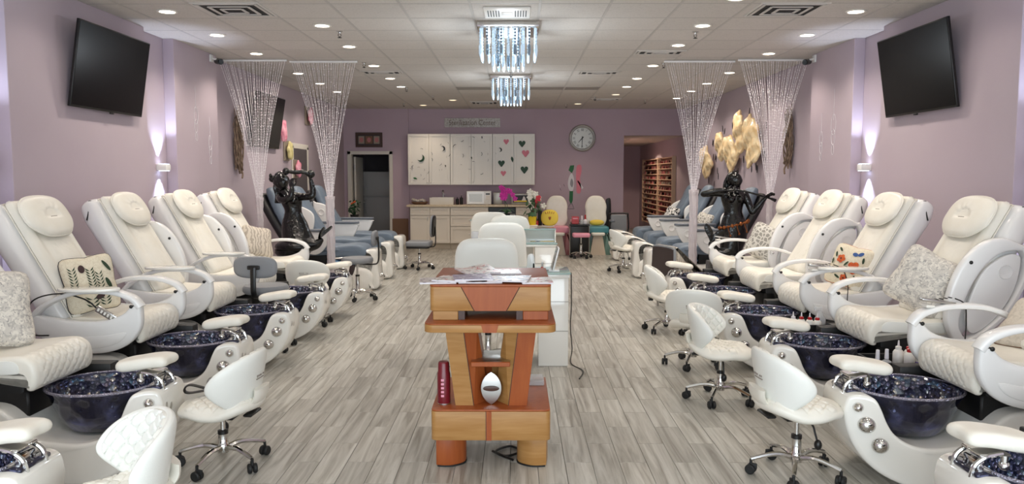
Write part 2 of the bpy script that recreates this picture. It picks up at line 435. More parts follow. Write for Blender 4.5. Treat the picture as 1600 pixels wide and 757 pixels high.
def thing(name, label, cat, loc=(0, 0, 0), rz=0, group=None, scale=None):
    o = bpy.data.objects.new(name, None); col.objects.link(o); o.empty_display_size = .1
    o.location = loc; o.rotation_euler = (0, 0, rz)
    if scale: o.scale = scale
    return tag(o, label, cat, group)
def sub(name, parent, loc=(0, 0, 0), rot=(0, 0, 0)):
    o = bpy.data.objects.new(name, None); col.objects.link(o); o.parent = parent; o.location = loc; o.rotation_euler = rot; o.empty_display_size = .05
    return o
def kids(o): return list(o.children)
def copy_tree(o, parent=None, ch=None):
    if ch is None:
        ch = {}
        for c in bpy.data.objects:
            if c.parent: ch.setdefault(c.parent.name, []).append(c)
    n = o.copy(); col.objects.link(n); n.parent = parent
    for c in ch.get(o.name, []): copy_tree(c, n, ch)
    return n
def place(proto, used, label, loc, rz, group=None, scale=None):
    """the first call moves the prototype itself, later calls copy it"""
    o = proto if not used else copy_tree(proto)
    used.append(1); o.location = loc; o.rotation_euler = (0, 0, rz); o['label'] = label
    if group: o['group'] = group
    if scale: o.scale = scale
    return o
def rrect(hw, hh, r, n=5):
    out = []
    for cx, cy, a0 in ((hw-r, hh-r, 0), (-hw+r, hh-r, 90), (-hw+r, -hh+r, 180), (hw-r, -hh+r, 270)):
        for k in range(n+1):
            a = R(a0+90*k/n); out.append((cx+r*math.cos(a), cy+r*math.sin(a)))
    return out
def sup(hw, hh, e):
    """superellipse outline for pad()"""
    def f(phi):
        c, s_ = math.cos(phi), math.sin(phi); k = (abs(c)**e+abs(s_)**e)**(-1/e); return (hw*c*k, hh*s_*k)
    return f
# ------------------------------------------------------------------ the setting
CZ = 3.09; XL, XR_ = -3.85, 3.79; YB = 17.4; YF = -1.5; PL, PR = -3.73, 3.67
g = G(); g.box(((XL+XR_)/2, (YF+YB)/2+3.3, -.06), (XR_-XL+.6, YB-YF+7.4, .1)); floor = struct(g.obj('floor', 'plank_joint', smooth=False))
# planks 0.61 x 0.1525, staggered by half; nearest ones are objects, the rest one part
PW, PLN, GAP = .1525, .61, .0022
g = G(); g.box((0, 0, 0), (PW-GAP, PLN-GAP, .012), .0012, 1); pk = g.obj('plank', 'floor_plank', floor); pk_me = pk.data
cells = []
for i in range(-28, 28):
    for j in range(-4, 42):
        x = i*PW-.03+PW/2; y = j*PLN-.07+(.305 if i % 2 else 0)+.3
        if x < XL+.05 or x > XR_-.05 or y < YF or y > YB+6.2: continue
        if y > YB-.3 and x < 2.3: continue
        inview = y > 3.6 and abs(x-.0) < .665*y+.1 and -1.95 < x < 1.8 and not (-.45 < x < .2 and 4.2 < y < 4.7)
        cells.append((0 if inview else 1, y, x))
cells.sort()
first = True; rest = G()
for n, (k, y, x) in enumerate(cells):
    if n < 300:
        if first: pk.location = (x, y, -.006); first = False
        else: mesh_obj('plank', pk_me, floor, (x, y, -.006))
    else:
        z = 0.; a, b = (PW-GAP)/2, (PLN-GAP)/2
        rest.box((x, y, -.006), (2*a, 2*b, .012))
o = rest.obj('far_planks', 'floor_plank', floor, smooth=False); o['kind'] = 'stuff'
m = MATS['floor_plank']
# ceiling: suspended 2 ft tiles on a tee grid
g = G(); g.box(((XL+XR_)/2, (YF+YB)/2, CZ+.11), (XR_-XL+.6, YB-YF+.4, .1)); ceil = struct(g.obj('ceiling', 'ceil_tile', smooth=False))
TS = .61; TX0, TY0 = -.40, 7.44
g = G(); g.box((0, 0, 0), (TS-.022, TS-.022, .012), .003, 1); tile = g.obj('ceiling_tile', 'ceil_tile', ceil); used = []
def tile_at(i, j, wx0=None, wx1=None):
    x0, x1 = TX0+i*TS, TX0+(i+1)*TS; y = TY0+(j+.5)*TS
    a, b = max(x0, XL), min(x1, XR_); sx = (b-a)/TS
    if sx < .1: return
    yb = min(TY0+(j+1)*TS, YB); ya = TY0+j*TS; sy = (yb-ya)/TS
    if sy < .1: return
    loc = ((a+b)/2, (ya+yb)/2, CZ+.004)
    if not used: tile.location = loc; o = tile
    else: o = mesh_obj('ceiling_tile', tile.data, ceil, loc)
    o.scale = (sx, sy, 1); used.append(1)
for j in range(-2, 17):
    for i in range(-6, 8): tile_at(i, j)
front = G()
for j in range(-15, -2):
    for i in range(-6, 8):
        x0, x1 = max(TX0+i*TS, XL), min(TX0+(i+1)*TS, XR_)
        front.box(((x0+x1)/2, TY0+(j+.5)*TS, CZ+.004), (x1-x0-.022, TS-.022, .012))
o = front.obj('front_tiles', 'ceil_tile', ceil, smooth=False); o['kind'] = 'stuff'
for i in range(-5, 8):
    x = TX0+i*TS
    g = G(); g.box((x, (YF+YB)/2, CZ+.0015), (.024, YB-YF, .009)); g.box((x, (YF+YB)/2, CZ+.02), (.004, YB-YF, .03)); g.obj('tee_bar', 'tee', ceil, smooth=False)
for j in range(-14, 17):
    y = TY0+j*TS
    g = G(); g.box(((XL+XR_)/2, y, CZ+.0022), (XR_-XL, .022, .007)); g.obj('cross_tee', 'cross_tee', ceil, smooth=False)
# side walls with shallow pilaster panels
g = G(); g.box((XL-.06, (YF+YB)/2+3.3, CZ/2), (.12, YB-YF+6.8, CZ+.1)); wl = struct(g.obj('wall_left', 'wall', smooth=False))
g = G(); g.box((XR_+.06, (YF+YB)/2+3.3, CZ/2), (.12, YB-YF+6.8, CZ+.1)); wr = struct(g.obj('wall_right', 'wall', smooth=False))
for a, b in ((YF, 1.6), (2.3, 4.95), (5.72, 7.86), (8.52, 9.72)):
    if a == 2.3: b = 4.95
    g = G(); g.box(((XL+PL)/2, (a+b)/2, CZ/2), (PL-XL, b-a, CZ), .004, 1); g.obj('wall_panel', 'wall', wl, smooth=False)
    g = G(); g.box(((XR_+PR)/2, (a+b)/2, CZ/2), (XR_-PR, b-a, CZ), .004, 1); g.obj('wall_panel', 'wall', wr, smooth=False)
# front wall with the shop window behind the camera
g = G()
g.box(((XL+XR_)/2, YF-.06, .2), (XR_-XL+.3, .12, .4)); g.box(((XL+XR_)/2, YF-.06, 2.8), (XR_-XL+.3, .12, .6))
g.box((XL+.25, YF-.06, 1.5), (.5, .12, 3)); g.box((XR_-.25, YF-.06, 1.5), (.5, .12, 3))
struct(g.obj('wall_front', 'wall', smooth=False))
g = G()
for x in (-3.3, -1.1, 1.1, 3.25): g.box((x, YF-.05, 1.45), (.06, .06, 2.1))
g.box((0, YF-.05, .42), (6.6, .06, .05)); g.box((0, YF-.05, 2.48), (6.6, .06, .05))
struct(g.obj('window_1', 'tv_bezel', smooth=False))
# back wall: door opening on one side, hall opening on the other
DX0, DX1, DZ = -3.70, -2.83, 2.08; HX0, HZ = 2.42, 2.5
wall_b = G()
wall_b.box(((XL+DX0)/2, YB+.02, CZ/2), (DX0-XL, .16, CZ)); wall_b.box(((DX0+DX1)/2, YB+.02, (DZ+CZ)/2), (DX1-DX0, .16, CZ-DZ))
wall_b.box(((DX1-2.40)/2, YB+.02, CZ/2), (-2.40-DX1, .16, CZ))
wall_b.box(((-2.40+HX0)/2, YB+.06, CZ/2), (HX0+2.40, .12, CZ)); wall_b.box(((HX0+XR_)/2, YB+.06, (HZ+CZ)/2), (XR_-HX0, .12, CZ-HZ))
struct(wall_b.obj('wall_back', 'wall_back_paint', smooth=False))
# rooms behind
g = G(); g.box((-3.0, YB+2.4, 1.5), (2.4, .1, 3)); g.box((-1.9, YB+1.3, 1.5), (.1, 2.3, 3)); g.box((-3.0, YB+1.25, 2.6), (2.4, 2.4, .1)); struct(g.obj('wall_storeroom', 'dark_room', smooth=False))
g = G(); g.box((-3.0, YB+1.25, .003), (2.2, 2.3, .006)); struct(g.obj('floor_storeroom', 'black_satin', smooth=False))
g = G(); g.box((HX0-.05, YB+3.2, 1.3), (.1, 6.2, 2.7)); g.box((3.1, YB+6.3, 1.3), (1.6, .1, 2.7)); struct(g.obj('wall_hall', 'wall_back_paint', smooth=False))
g = G(); g.box((3.1, YB+3.2, HZ+.05), (1.5, 6.3, .1)); struct(g.obj('ceiling_hall', 'ceil_tile', smooth=False))
# door trim and open leaf
g = G()
for x in (DX0-.035, DX1+.035): g.box((x, YB-.075, DZ/2+.035), (.075, .03, DZ+.07), .006, 1)
g.box(((DX0+DX1)/2, YB-.075, DZ+.035), (DX1-DX0+.145, .03, .075), .006, 1)
for x in (DX0+.008, DX1-.008): g.box((x, YB+.02, DZ/2), (.016, .16, DZ))
struct(g.obj('trim_1', 'trim_paint', smooth=False))
d = thing('door_1', 'storeroom door', 'door'); d.location = (DX0+.05, YB+.12, 0); del d['label']; del d['category']; struct(d)
g = G(); g.box((0, .42, 1.02), (.045, .82, 2.02), .004, 1); g.obj('door_leaf', 'trim_paint', d, smooth=False)
g = G(); g.ball((.05, .76, .98), (.03, .03, .03)); g.cyl((.02, .76, .98), (.05, .76, .98), .012); g.obj('door_knob', 'chrome_soft', d)
for z in (.3, 1.05, 1.8):
    g = G(); g.cyl((0, 0, z-.05), (0, 0, z+.05), .01, n=8); g.obj('hinge', 'chrome_soft', d)
# second doorway on the left wall (white casing, seen behind the beads) and baseboards
g = G()
g.box((XL+.012, 13.3, 1.06), (.02, .09, 2.12), .004, 1); g.box((XL+.012, 14.25, 1.06), (.02, .09, 2.12), .004, 1); g.box((XL+.012, 13.775, 2.12), (.02, 1.04, .09), .004, 1)
struct(g.obj('trim_2', 'trim_paint', smooth=False))
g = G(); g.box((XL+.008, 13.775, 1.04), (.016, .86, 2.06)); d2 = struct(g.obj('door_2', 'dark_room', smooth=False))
g = G(); g.box((-2.63, YB-.075, .05), (.3, .02, .1)); g.box((1.43, YB-.012, .05), (1.98, .02, .1)); struct(g.obj('baseboard_back', 'trim_paint', smooth=False))
g = G(); g.box((XL+.008, 12.0, .05), (.016, 2.6, .1)); g.box((XL+.008, 15.8, .05), (.016, 3.0, .1)); struct(g.obj('baseboard_left', 'trim_paint', smooth=False))
g = G(); g.box((XR_-.008, 13.5, .05), (.016, 7.4, .1)); struct(g.obj('baseboard_right', 'trim_paint', smooth=False))
# brown cardboard-coloured lower panel beside the door
g = G(); g.box((-2.60, YB-.085, .32), (.36, .02, .64), .003, 1); tag(g.obj('wall_board', 'card_brown', smooth=False), 'brown board leaning on the wall between the storeroom doorway and the base cabinets', 'board')

# ------------------------------------------------------------------ ceiling fittings
mat('can_dim', (255, 236, 206), .5, emit=((255, 226, 184), 1.6))
def can_light():
    t = thing('recessed_light', 'x', 'light')
    g = G(); g.lathe([(.088, 0), (.092, -.006), (.084, -.012), (.068, -.010), (.068, 0)], n=24); g.obj('trim_ring', 'can_trim', t)
    g = G(); g.lathe([(.0675, -.004), (.0675, -.008), (.001, -.0085)], n=24); g.obj('lens', 'can_lens', t)
    ld = bpy.data.lights.new('can_bulb', 'SPOT'); ld.energy = CAN_W*3.2; ld.color = CAN_COL; ld.spot_size = R(140); ld.spot_blend = .7; ld.shadow_soft_size = .07
    lo = bpy.data.objects.new('can_bulb', ld); col.objects.link(lo); lo.parent = t; lo.location = (0, 0, -.03)
    return t
proto = can_light(); used_c = []
ordn = ['nearest', 'second nearest', 'third', 'fourth', 'fifth', 'sixth', 'farthest']
rows = [('outer row over the chairs by the left wall', -3.16, (7.12, 8.29, 9.53, 11.34, 12.58, 13.8)),
        ('inner row left of the crystal chandeliers', -1.92, (7.78, 9.02, 10.57, 11.93, 13.03)),
        ('inner row right of the crystal chandeliers', 1.85, (6.62, 7.8, 8.95, 10.58, 11.95, 13.05)),
        ('outer row over the chairs by the right wall', 3.08, (7.15, 8.32, 9.56, 11.3, 12.61, 13.73, 14.96))]
for nm, x, ys in rows:
    for k, y in enumerate(ys):
        place(proto, used_c, 'lit round downlight, %s of the %s' % (ordn[k], nm), (x, y, CZ-.001), 0, 'lit ceiling downlights')
for x in (-3.16, -1.92, 1.85, 3.08):
    for y in (.9, 2.2, 3.5, 4.8, 6.0):
        if x == 1.85 and y == 6.0: y = 5.6
        o = place(proto, used_c, 'lit round downlight near the front of the room', (x, y, CZ-.001), 0, 'front downlights out of view')
        for c in kids(o):
            if c.type == 'LIGHT':
                if 'front_bulb' not in bpy.data.lights: q = c.data.copy(); q.name = 'front_bulb'; q.energy = CAN_W*.9
                c.data = bpy.data.lights['front_bulb']
for x, y, lb in ((-1.24, 15.3, 'dim downlight in front of the sign'), (-1.95, 16.4, 'dim downlight above the framed picture'), (1.83, 14.3, 'dim small downlight near the clock'), (1.28, 16.1, 'dim small downlight close to the back wall above the clock')):
    t = thing('recessed_light', lb, 'light', (x, y, CZ-.001))
    g = G(); g.lathe([(.088, 0), (.092, -.006), (.084, -.012), (.068, -.010), (.068, 0)], n=24); g.obj('trim_ring', 'can_trim', t)
    g = G(); g.lathe([(.0675, -.004), (.0675, -.008), (.001, -.0085)], n=24); g.obj('lens', 'can_dim', t)
    ld = bpy.data.lights.new('dim_bulb', 'SPOT'); ld.energy = CAN_W*2.6; ld.color = (1, .82, .62); ld.spot_size = R(120); ld.spot_blend = .7; ld.shadow_soft_size = .07
    lo = bpy.data.objects.new('dim_bulb', ld); col.objects.link(lo); lo.parent = t; lo.location = (0, 0, -.03)
for x, y, lb in ((2.75, 19.2, 'small lit downlight in the hall ceiling, nearer one'), (3.0, 20.6, 'small lit downlight in the hall ceiling, farther one')):
    t = thing('hall_downlight', lb, 'light', (x, y, HZ-.001))
    g = G(); g.lathe([(.07, 0), (.075, -.008), (.05, -.01)], n=20); g.obj('trim_ring', 'can_trim', t)
    g = G(); g.lathe([(.05, -.008), (.001, -.0095)], n=20); g.obj('lens', 'can_lens', t)
    ld = bpy.data.lights.new('hall_bulb', 'SPOT'); ld.energy = 48; ld.color = (1, .80, .60); ld.spot_size = R(140); ld.shadow_soft_size = .05
    lo = bpy.data.objects.new('hall_bulb', ld); col.objects.link(lo); lo.parent = t; lo.location = (0, 0, -.03)
def sprinkler(x, y, lb):
    t = thing('fire_sprinkler', lb, 'sprinkler', (x, y, CZ), 0, 'ceiling sprinklers')
    g = G(); g.lathe([(.035, 0), (.03, -.008), (.012, -.012), (.01, -.03), (.006, -.035)], n=14); g.obj('escutcheon', 'chrome_soft', t)
    g = G(); g.tube([(.012, 0, -.03), (.016, 0, -.045), (.004, 0, -.06)], .003, 6); g.tube([(-.012, 0, -.03), (-.016, 0, -.045), (-.004, 0, -.06)], .003, 6); g.cyl((0, 0, -.058), (0, 0, -.066), .006, n=8); g.obj('frame', 'vent_dark', t)
    g = G(); g.lathe([(.022, -.066), (.022, -.069), (.002, -.071)], n=12); g.obj('deflector', 'vent_dark', t)
for x, y, lb in ((-1.82, 8.1, 'ceiling sprinkler nearest the front, beside the inner left downlights'), (-2.0, 10.3, 'ceiling sprinkler just before the third inner left downlight'), (1.86, 8.15, 'ceiling sprinkler beside the nearest inner right downlight'),
                 (1.95, 10.35, 'ceiling sprinkler beside the right bead curtains'), (-1.85, 13.2, 'ceiling sprinkler behind the last lit inner left downlight'), (-1.55, 14.6, 'ceiling sprinkler near the dim downlights'), (1.5, 14.8, 'ceiling sprinkler above the clock side'),
                 (2.55, 15.4, 'ceiling sprinkler towards the hall opening'), (-2.3, 16.0, 'ceiling sprinkler near the framed picture corner'), (1.05, 16.3, 'ceiling sprinkler close to the back wall'), (-.07, 11.3, 'ceiling sprinkler in front of the farther chandelier')):
    sprinkler(x, y, lb)
def vent(x, y, wx, wy, lb, n=3, dark=True):
    t = thing('air_vent', lb, 'vent', (x, y, CZ-.001), 0, 'ceiling air vents')
    g = G(); f = .022
    for a, b, c, d_ in ((0, wy/2-f/2, wx, f), (0, -wy/2+f/2, wx, f), (wx/2-f/2, 0, f, wy-2*f), (-wx/2+f/2, 0, f, wy-2*f)): g.box((a, b, -.005), (c, d_, .01), .002, 1)
    g.obj('frame', 'vent_frame', t)
    g = G(); g.box((0, 0, -.001), (wx-.03, wy-.03, .002)); g.obj('duct', 'vent_dark' if dark else 'vent_plain', t, smooth=False)
    for k in range(n):
        s = 1-(k+.2)/(n+.3); a, b = (wx-.05)*s/2, (wy-.05)*s/2; tw = .026
        g = G()
        for sx, sy, c, d_ in ((0, b, 2*a, tw), (0, -b, 2*a, tw), (a, 0, tw, 2*b), (-a, 0, tw, 2*b)): g.box((sx, sy, -.010-.004*k), (c, d_, .006))
        g.obj('louver', 'vent_frame', t, smooth=False)
vent(-2.52, 7.05, .6, .56, 'square louvred ceiling vent in front of the left wall television'); vent(2.42, 7.08, .6, .56, 'square louvred ceiling vent in front of the right wall television')
vent(1.74, 9.47, .6, .3, 'slotted ceiling vent ahead of the right bead curtains'); vent(-1.93, 11.25, .6, .3, 'slotted ceiling vent behind the left inner downlights')
vent(1.2, 11.3, .6, .3, 'slotted ceiling vent to the right of the farther chandelier'); vent(-.64, 15.9, .6, .56, 'square ceiling vent in front of the sign'); vent(1.75, 15.2, .6, .3, 'slotted ceiling vent over the clock side')
for x, lb in ((-.72, 'plain flush ceiling grille left of the farther chandelier'), (.52, 'plain flush ceiling grille right of the farther chandelier'), (1.13, 'plain flush ceiling grille second right of the farther chandelier')):
    t = thing('flush_grille', lb, 'vent', (x, 13.3, CZ-.002), 0, 'flush grilles')
    g = G()
    for a, b, c, d_ in ((0, .2, .58, .02), (0, -.2, .58, .02), (.28, 0, .02, .38), (-.28, 0, .02, .38)): g.box((a, b, -.003), (c, d_, .006))
    g.obj('frame', 'vent_plain', t, smooth=False)
    g = G(); g.box((0, 0, -.001), (.55, .38, .003)); g.obj('panel', 'vent_plain', t, smooth=False)
t = thing('exhaust_fan_grille', 'white slotted fan grille on the ceiling before the nearer chandelier', 'vent', (-.08, 7.15, CZ-.002))
g = G(); g.box((0, 0, -.01), (.42, .42, .02), .008, 2); g.obj('cover', 'can_trim', t)
g = G(); g.box((0, 0, -.021), (.1, .12, .006), .01, 2); g.obj('light_lens', 'lens_off', t)
for s in (-1, 1):
    for k in range(5):
        g = G(); g.box((s*(.075+.024*k), 0, -.0205), (.010, .26, .003)); g.obj('slot', 'vent_dark', t, smooth=False)
# crystal chandeliers
mat('crystal', (206, 224, 236), .08, emit=((196, 226, 255), .28), bump=('vor', 34, .8), coat=.5)  # LED light in the glass put in as a glow of the rods
mat('crystal_dim', (140, 158, 172), .06, .6, emit=((170, 205, 240), .03), bump=('vor', 34, .8))  # less lit copy of crystal, dimness put into colour and glow
mat('led', (255, 255, 255), .3, emit=((214, 232, 255), 2.2))
def chandelier(y, lb):
    t = thing('crystal_chandelier', lb, 'chandelier', (-.075, y, CZ), 0, 'crystal ceiling chandeliers')
    g = G(); g.box((0, 0, -.03), (.60, .60, .06), .006, 2); g.obj('canopy', 'chrome', t)
    g = G(); g.box((0, 0, -.0625), (.54, .54, .005)); g.obj('mirror_plate', 'chrome', t)
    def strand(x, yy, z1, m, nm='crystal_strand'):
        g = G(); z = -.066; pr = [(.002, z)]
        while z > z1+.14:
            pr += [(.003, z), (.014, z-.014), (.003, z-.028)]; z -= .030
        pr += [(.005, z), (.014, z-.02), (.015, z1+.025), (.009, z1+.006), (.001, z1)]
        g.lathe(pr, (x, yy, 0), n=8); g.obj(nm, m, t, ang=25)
    n = 9
    for k in range(n):
        u = -.27+.54*k/(n-1)
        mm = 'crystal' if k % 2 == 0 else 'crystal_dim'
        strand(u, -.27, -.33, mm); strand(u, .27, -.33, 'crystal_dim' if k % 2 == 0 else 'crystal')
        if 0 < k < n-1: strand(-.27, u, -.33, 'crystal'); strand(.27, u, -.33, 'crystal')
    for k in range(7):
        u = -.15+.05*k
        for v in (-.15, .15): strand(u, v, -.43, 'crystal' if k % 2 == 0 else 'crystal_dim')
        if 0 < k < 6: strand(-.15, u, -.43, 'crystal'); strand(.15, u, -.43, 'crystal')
    for a in (-.2, -.07, .07, .2):
        for b in (-.2, 0, .2):
            g = G(); g.lathe([(.012, -.065), (.014, -.08), (.014, -.13), (.008, -.14), (.001, -.141)], (a, b, 0), n=10); g.obj('led_bulb', 'led', t)
    ld = bpy.data.lights.new('chandelier_glow', 'POINT'); ld.energy = 26; ld.color = (.86, .94, 1); ld.shadow_soft_size = .12
    lo = bpy.data.objects.new('chandelier_glow', ld); col.objects.link(lo); lo.parent = t; lo.location = (0, 0, -.62)
chandelier(7.85, 'square crystal chandelier nearest the camera with hanging lit rods'); chandelier(11.75, 'square crystal chandelier farther back, second from the camera')
# up and down wall lights in the wall recesses
def sconce(x, y, sx, lb):
    t = thing('wall_sconce', lb, 'wall light', (x, y, 1.69), 0, 'up and down wall lights', (sx, 1, 1))
    g = G(); g.box((.055, 0, 0), (.11, .11, .07), .006, 2); g.obj('housing', 'plastic_white', t)
    for s in (-1, 1):
        g = G(); g.box((.06, 0, s*.037), (.08, .08, .004)); g.obj('lens', 'sconce_lens', t, smooth=False)
        ld = bpy.data.lights.new('sconce_beam', 'SPOT'); ld.energy = 38; ld.color = (.66, .76, 1); ld.spot_size = R(75); ld.spot_blend = .6; ld.shadow_soft_size = .02
        lo = bpy.data.objects.new('sconce_beam', ld); col.objects.link(lo); lo.parent = t; lo.location = (.06, 0, s*.045); lo.rotation_euler = (0 if s < 0 else math.pi, 0, 0)
sconce(XL, 8.32, 1, 'small white up and down wall light in the recess beside the left television')
sconce(XR_, 8.32, -1, 'small white up and down wall light in the recess beside the right television')
sconce(XL, 5.45, 1, 'up and down wall light in the nearest recess of the left wall'); sconce(XR_, 5.45, -1, 'up and down wall light in the nearest recess of the right wall')
# ------------------------------------------------------------------ white pedicure spa chairs
# local frame: +x towards the aisle, -y the side that faces the camera, origin on the floor under the bowl
BD = V((-.50, 0, .866)).normalized(); BN = V((BD.z, 0, -BD.x)); B0 = V((-.70, 0, .60))
def back_pt(t, y, n): return B0+BD*t+V((0, y, 0))+BN*n
def arm_parts(par, up, tray, knob, rm, sgn):
    """armrest module in its own frame: x from -0.70 (rear) to 0 (front), z above the pivot; sgn = +1 far side, -1 near side"""
    arc = cat([(-.70, .20), (-.60, .30), (-.40, .385), (-.18, .395), (-.03, .355), (.03, .29)], 6)
    g = G(); n = len(arc)
    rr = []
    for i, (x, z) in enumerate(arc):
        a, b = arc[max(i-1, 0)], arc[min(i+1, n-1)]; t = V((b[0]-a[0], 0, b[1]-a[1])).normalized(); nn = V((-t.z, 0, t.x))
        w_ = .038+.006*math.sin(math.pi*i/n); th = .017+.006*ss(.5, 1, i/n)
        rr.append([V((x, 0, z))+V((0, w_*math.copysign(abs(math.cos(q))**.5, math.cos(q)), 0))+nn*th*math.copysign(abs(math.sin(q))**.6, math.sin(q)) for q in [2*math.pi*k/16 for k in range(16)]])
    g.rings(rr); g.obj('arm_bar', 'plastic_white', par)
    outer = cat([(.035, .30), (.03, .16), (-.06, .045), (-.22, -.01), (-.42, .0), (-.60, .07), (-.72, .20)], 6)
    inner = cat([(-.64, .24), (-.55, .225), (-.40, .205), (-.22, .205), (-.09, .245), (-.03, .30)], 6)
    if up: inner = cat([(-.66, .25), (-.59, .155), (-.42, .115), (-.22, .12), (-.07, .18), (-.0, .28)], 6)
    g = G(); g.ribbon(outer, inner[::-1], .034); g.obj('arm_shell', 'plastic_white', par)
    if not up:
        g = G(); g.slab(cat([(-.60, .09), (-.5, .035), (-.3, .02), (-.12, .06), (-.06, .13), (-.2, .11), (-.42, .10)], 4, True), 'y', (0, sgn*.03, 0), .008, .005, 2); g.obj('panel_recess', 'plastic_white', par)
    if knob:
        g = G(); g.lathe([(.001, -.03), (.034, -.03), (.036, -.01), (.03, 0), (.02, -.006), (.001, -.006)], n=20, M=Matrix.Translation((-.50, sgn*.034, .065)) @ Matrix.Rotation(R(-90*sgn), 4, 'X')); g.obj('dial_ring', 'chrome_soft', par)
        g = G(); g.ball((-.50, sgn*.04, .065), (.013, .012, .013)); g.obj('dial_button', 'chrome', par)
    cx_, cz_ = (-.20, .03) if up else (-.02, .30)
    g = G(); g.ball((cx_, sgn*-.036, cz_), (.012, .008, .012)); g.ball((cx_, sgn*.036, cz_), (.012, .008, .012)); g.cyl((cx_, -.034, cz_), (cx_, .034, cz_), .006, n=8); g.obj('screw_cap', 'plastic_black', par)
    if tray == 'flat':
        g = G(); g.slab([(.20*math.cos(q), .085*math.sin(q)) for q in [2*math.pi*k/32 for k in range(32)]], 'z', (-.28, sgn*.05, .415), .011, .008, 3); g.obj('tray', 'gloss_white', par)
    elif tray == 'fold':
        prof = cat([(-.06, .325), (-.24, .372), (-.45, .35), (-.60, .265), (-.52, .175), (-.36, .14), (-.2, .145), (-.07, .215), (-.03, .28)], 6, True)
        g = G(); g.slab(prof, 'y', (0, sgn*.002, 0), .016, .008, 3); tr = g.obj('tray', 'plastic_white', par)
        g = G(); g.lathe([(.001, 0), (.036, .0), (.044, .004), (.046, .0), (.046, -.006)], n=20, M=Matrix.Translation((-.16, sgn*.019, .265)) @ Matrix.Rotation(R(-90*sgn), 4, 'X')); g.obj('cup_ring', 'plastic_white', par)
    if rm:
        g = G(); g.box((-.06, 0, .40), (.05, .085, .016), .005, 2); g.obj('remote_clip', 'gloss_white', par)
        g = G(); g.box((-.12, 0, .424), (.20, .045, .018), .007, 2, rot=Matrix.Rotation(R(-8), 4, 'Y')); g.obj('remote_control', 'chrome_soft', par)
        g = G()
        for k in range(6): g.box((-.19+.026*k, 0, .424+.009+(k-2.5)*-.0036+.004), (.014, .03, .005), .002, 1)
        g.obj('remote_buttons', 'plastic_black', par)
        g = G(); g.tube(cat([(-.22, 0, .44), (-.29, sgn*.02, .40), (-.32, sgn*.05, .28), (-.33, sgn*.05, .12), (-.45, sgn*.05, .06)], 6), .004, 6); g.obj('remote_cable', 'plastic_black', par)
SHARED = {}
def once(key, fn):
    """builds a mesh once, then hands out its data"""
    if key not in SHARED: SHARED[key] = fn()
    return SHARED[key]
def share(name, key, par, build):
    if key in SHARED: return mesh_obj(name, SHARED[key], par)
    o = build(par); SHARED[key] = o.data; return o

def base_w(x): return 1-.50*ss(.0, .44, x)
def b_base(p):
    pr = [(.30, .462), (.36, .468), (.405, .455), (.425, .42), (.43, .36), (.405, .26), (.345, .155), (.25, .07), (.12, .018), (-.02, 0), (-.5, 0), (-.98, 0), (-1.02, .03), (-1.02, .36),
          (-.98, .41), (-.60, .415), (-.42, .41), (-.33, .36), (-.23, .255), (-.12, .23), (0, .222), (.10, .235), (.175, .275), (.215, .33), (.245, .40), (.27, .445)]
    pr = [(a*.90 if a > 0 else a, b) for a, b in pr]
    g = G(); g.slab(cat(pr, 4, True), 'y', (0, 0, 0), .285, .022, 4)
    for v in g.bm.verts: v.co.y *= base_w(v.co.x)
    return g.obj('spa_base', 'gloss_white', p)
def b_bowl(p):
    g = G(); outp = [(.01, .232), (.14, .232), (.18, .245), (.222, .30), (.25, .37), (.268, .43), (.288, .455), (.292, .466), (.282, .472), (.268, .462)]
    g.lathe(outp, n=48, sx=1.0, sy=.9, cap=False); return g.obj('bowl', 'bowl_glass', p)
def b_bowl_in(p):
    g = G(); rr = [(.269, .463), (.255, .43), (.238, .37), (.21, .30), (.165, .252), (.05, .246)]
    g.rings([[V((a*math.cos(2*math.pi*k/48), .9*a*math.sin(2*math.pi*k/48), z)) for k in range(48)] for a, z in rr], False)
    g.poly([(.05*math.cos(2*math.pi*k/48), .86*.05*math.sin(2*math.pi*k/48), .246) for k in range(48)])
    return g.obj('bowl_lining', 'bowl_inner', p)
def b_spout(p):
    g = G(); g.slab(cat([(.24, .44), (.30, .475), (.355, .478), (.355, .455), (.30, .44), (.25, .40)], 4, True), 'y', (0, .0, 0), .10, .012, 3); return g.obj('bowl_spout', 'bowl_glass', p)
def b_foot(p):
    o2 = cat([(-.142, .0), (-.135, .075), (-.05, .088), (.05, .092), (.125, .082), (.152, .0), (.125, -.082), (.05, -.092), (-.05, -.088), (-.145, -.075)], 6, True)
    g = G()
    def S(a, b): return (.24+a, b, .572+.026*ss(-.13, .09, a))
    def out(phi):
        i = phi/(2*math.pi)*len(o2); k = int(i) % len(o2); f = i-int(i); a, b = o2[k], o2[(k+1) % len(o2)]; x, y = a[0]*(1-f)+b[0]*f, a[1]*(1-f)+b[1]*f
        return (-x, -y)
    g.pad(S, out, .066, 14, 60, back=.062, p=8); return g.obj('foot_rest', 'leather', p)
def b_bracket(p):
    g = G()
    for s in (-1, 1): g.tube(cat([(.24, s*.055, .54), (.30, s*.06, .53), (.345, s*.062, .50), (.36, s*.062, .45)], 5), .010, 8)
    g.box((.27, 0, .535), (.12, .13, .012), .004, 1); g.box((.315, 0, .492), (.03, .10, .04), .008, 2); g.box((.315, 0, .466), (.09, .13, .016), .005, 1)
    g.cyl((.24, -.07, .50), (.24, -.07, .54), .014, n=10); g.ball((.24, -.07, .50), (.02, .02, .02))
    return g.obj('foot_bracket', 'chrome', p)
def b_knob(p, x, z, r):
    g = G(); g.lathe([(r*1.0, 0), (r*1.05, .006), (r*.95, .014), (r*.75, .026), (r*.4, .034), (.001, .036)], n=18, M=Matrix.Translation((x, -.283*base_w(x), z)) @ Matrix.Rotation(R(22), 4, 'Z') @ Matrix.Rotation(R(90), 4, 'X')); return g.obj('knob', 'chrome', p)
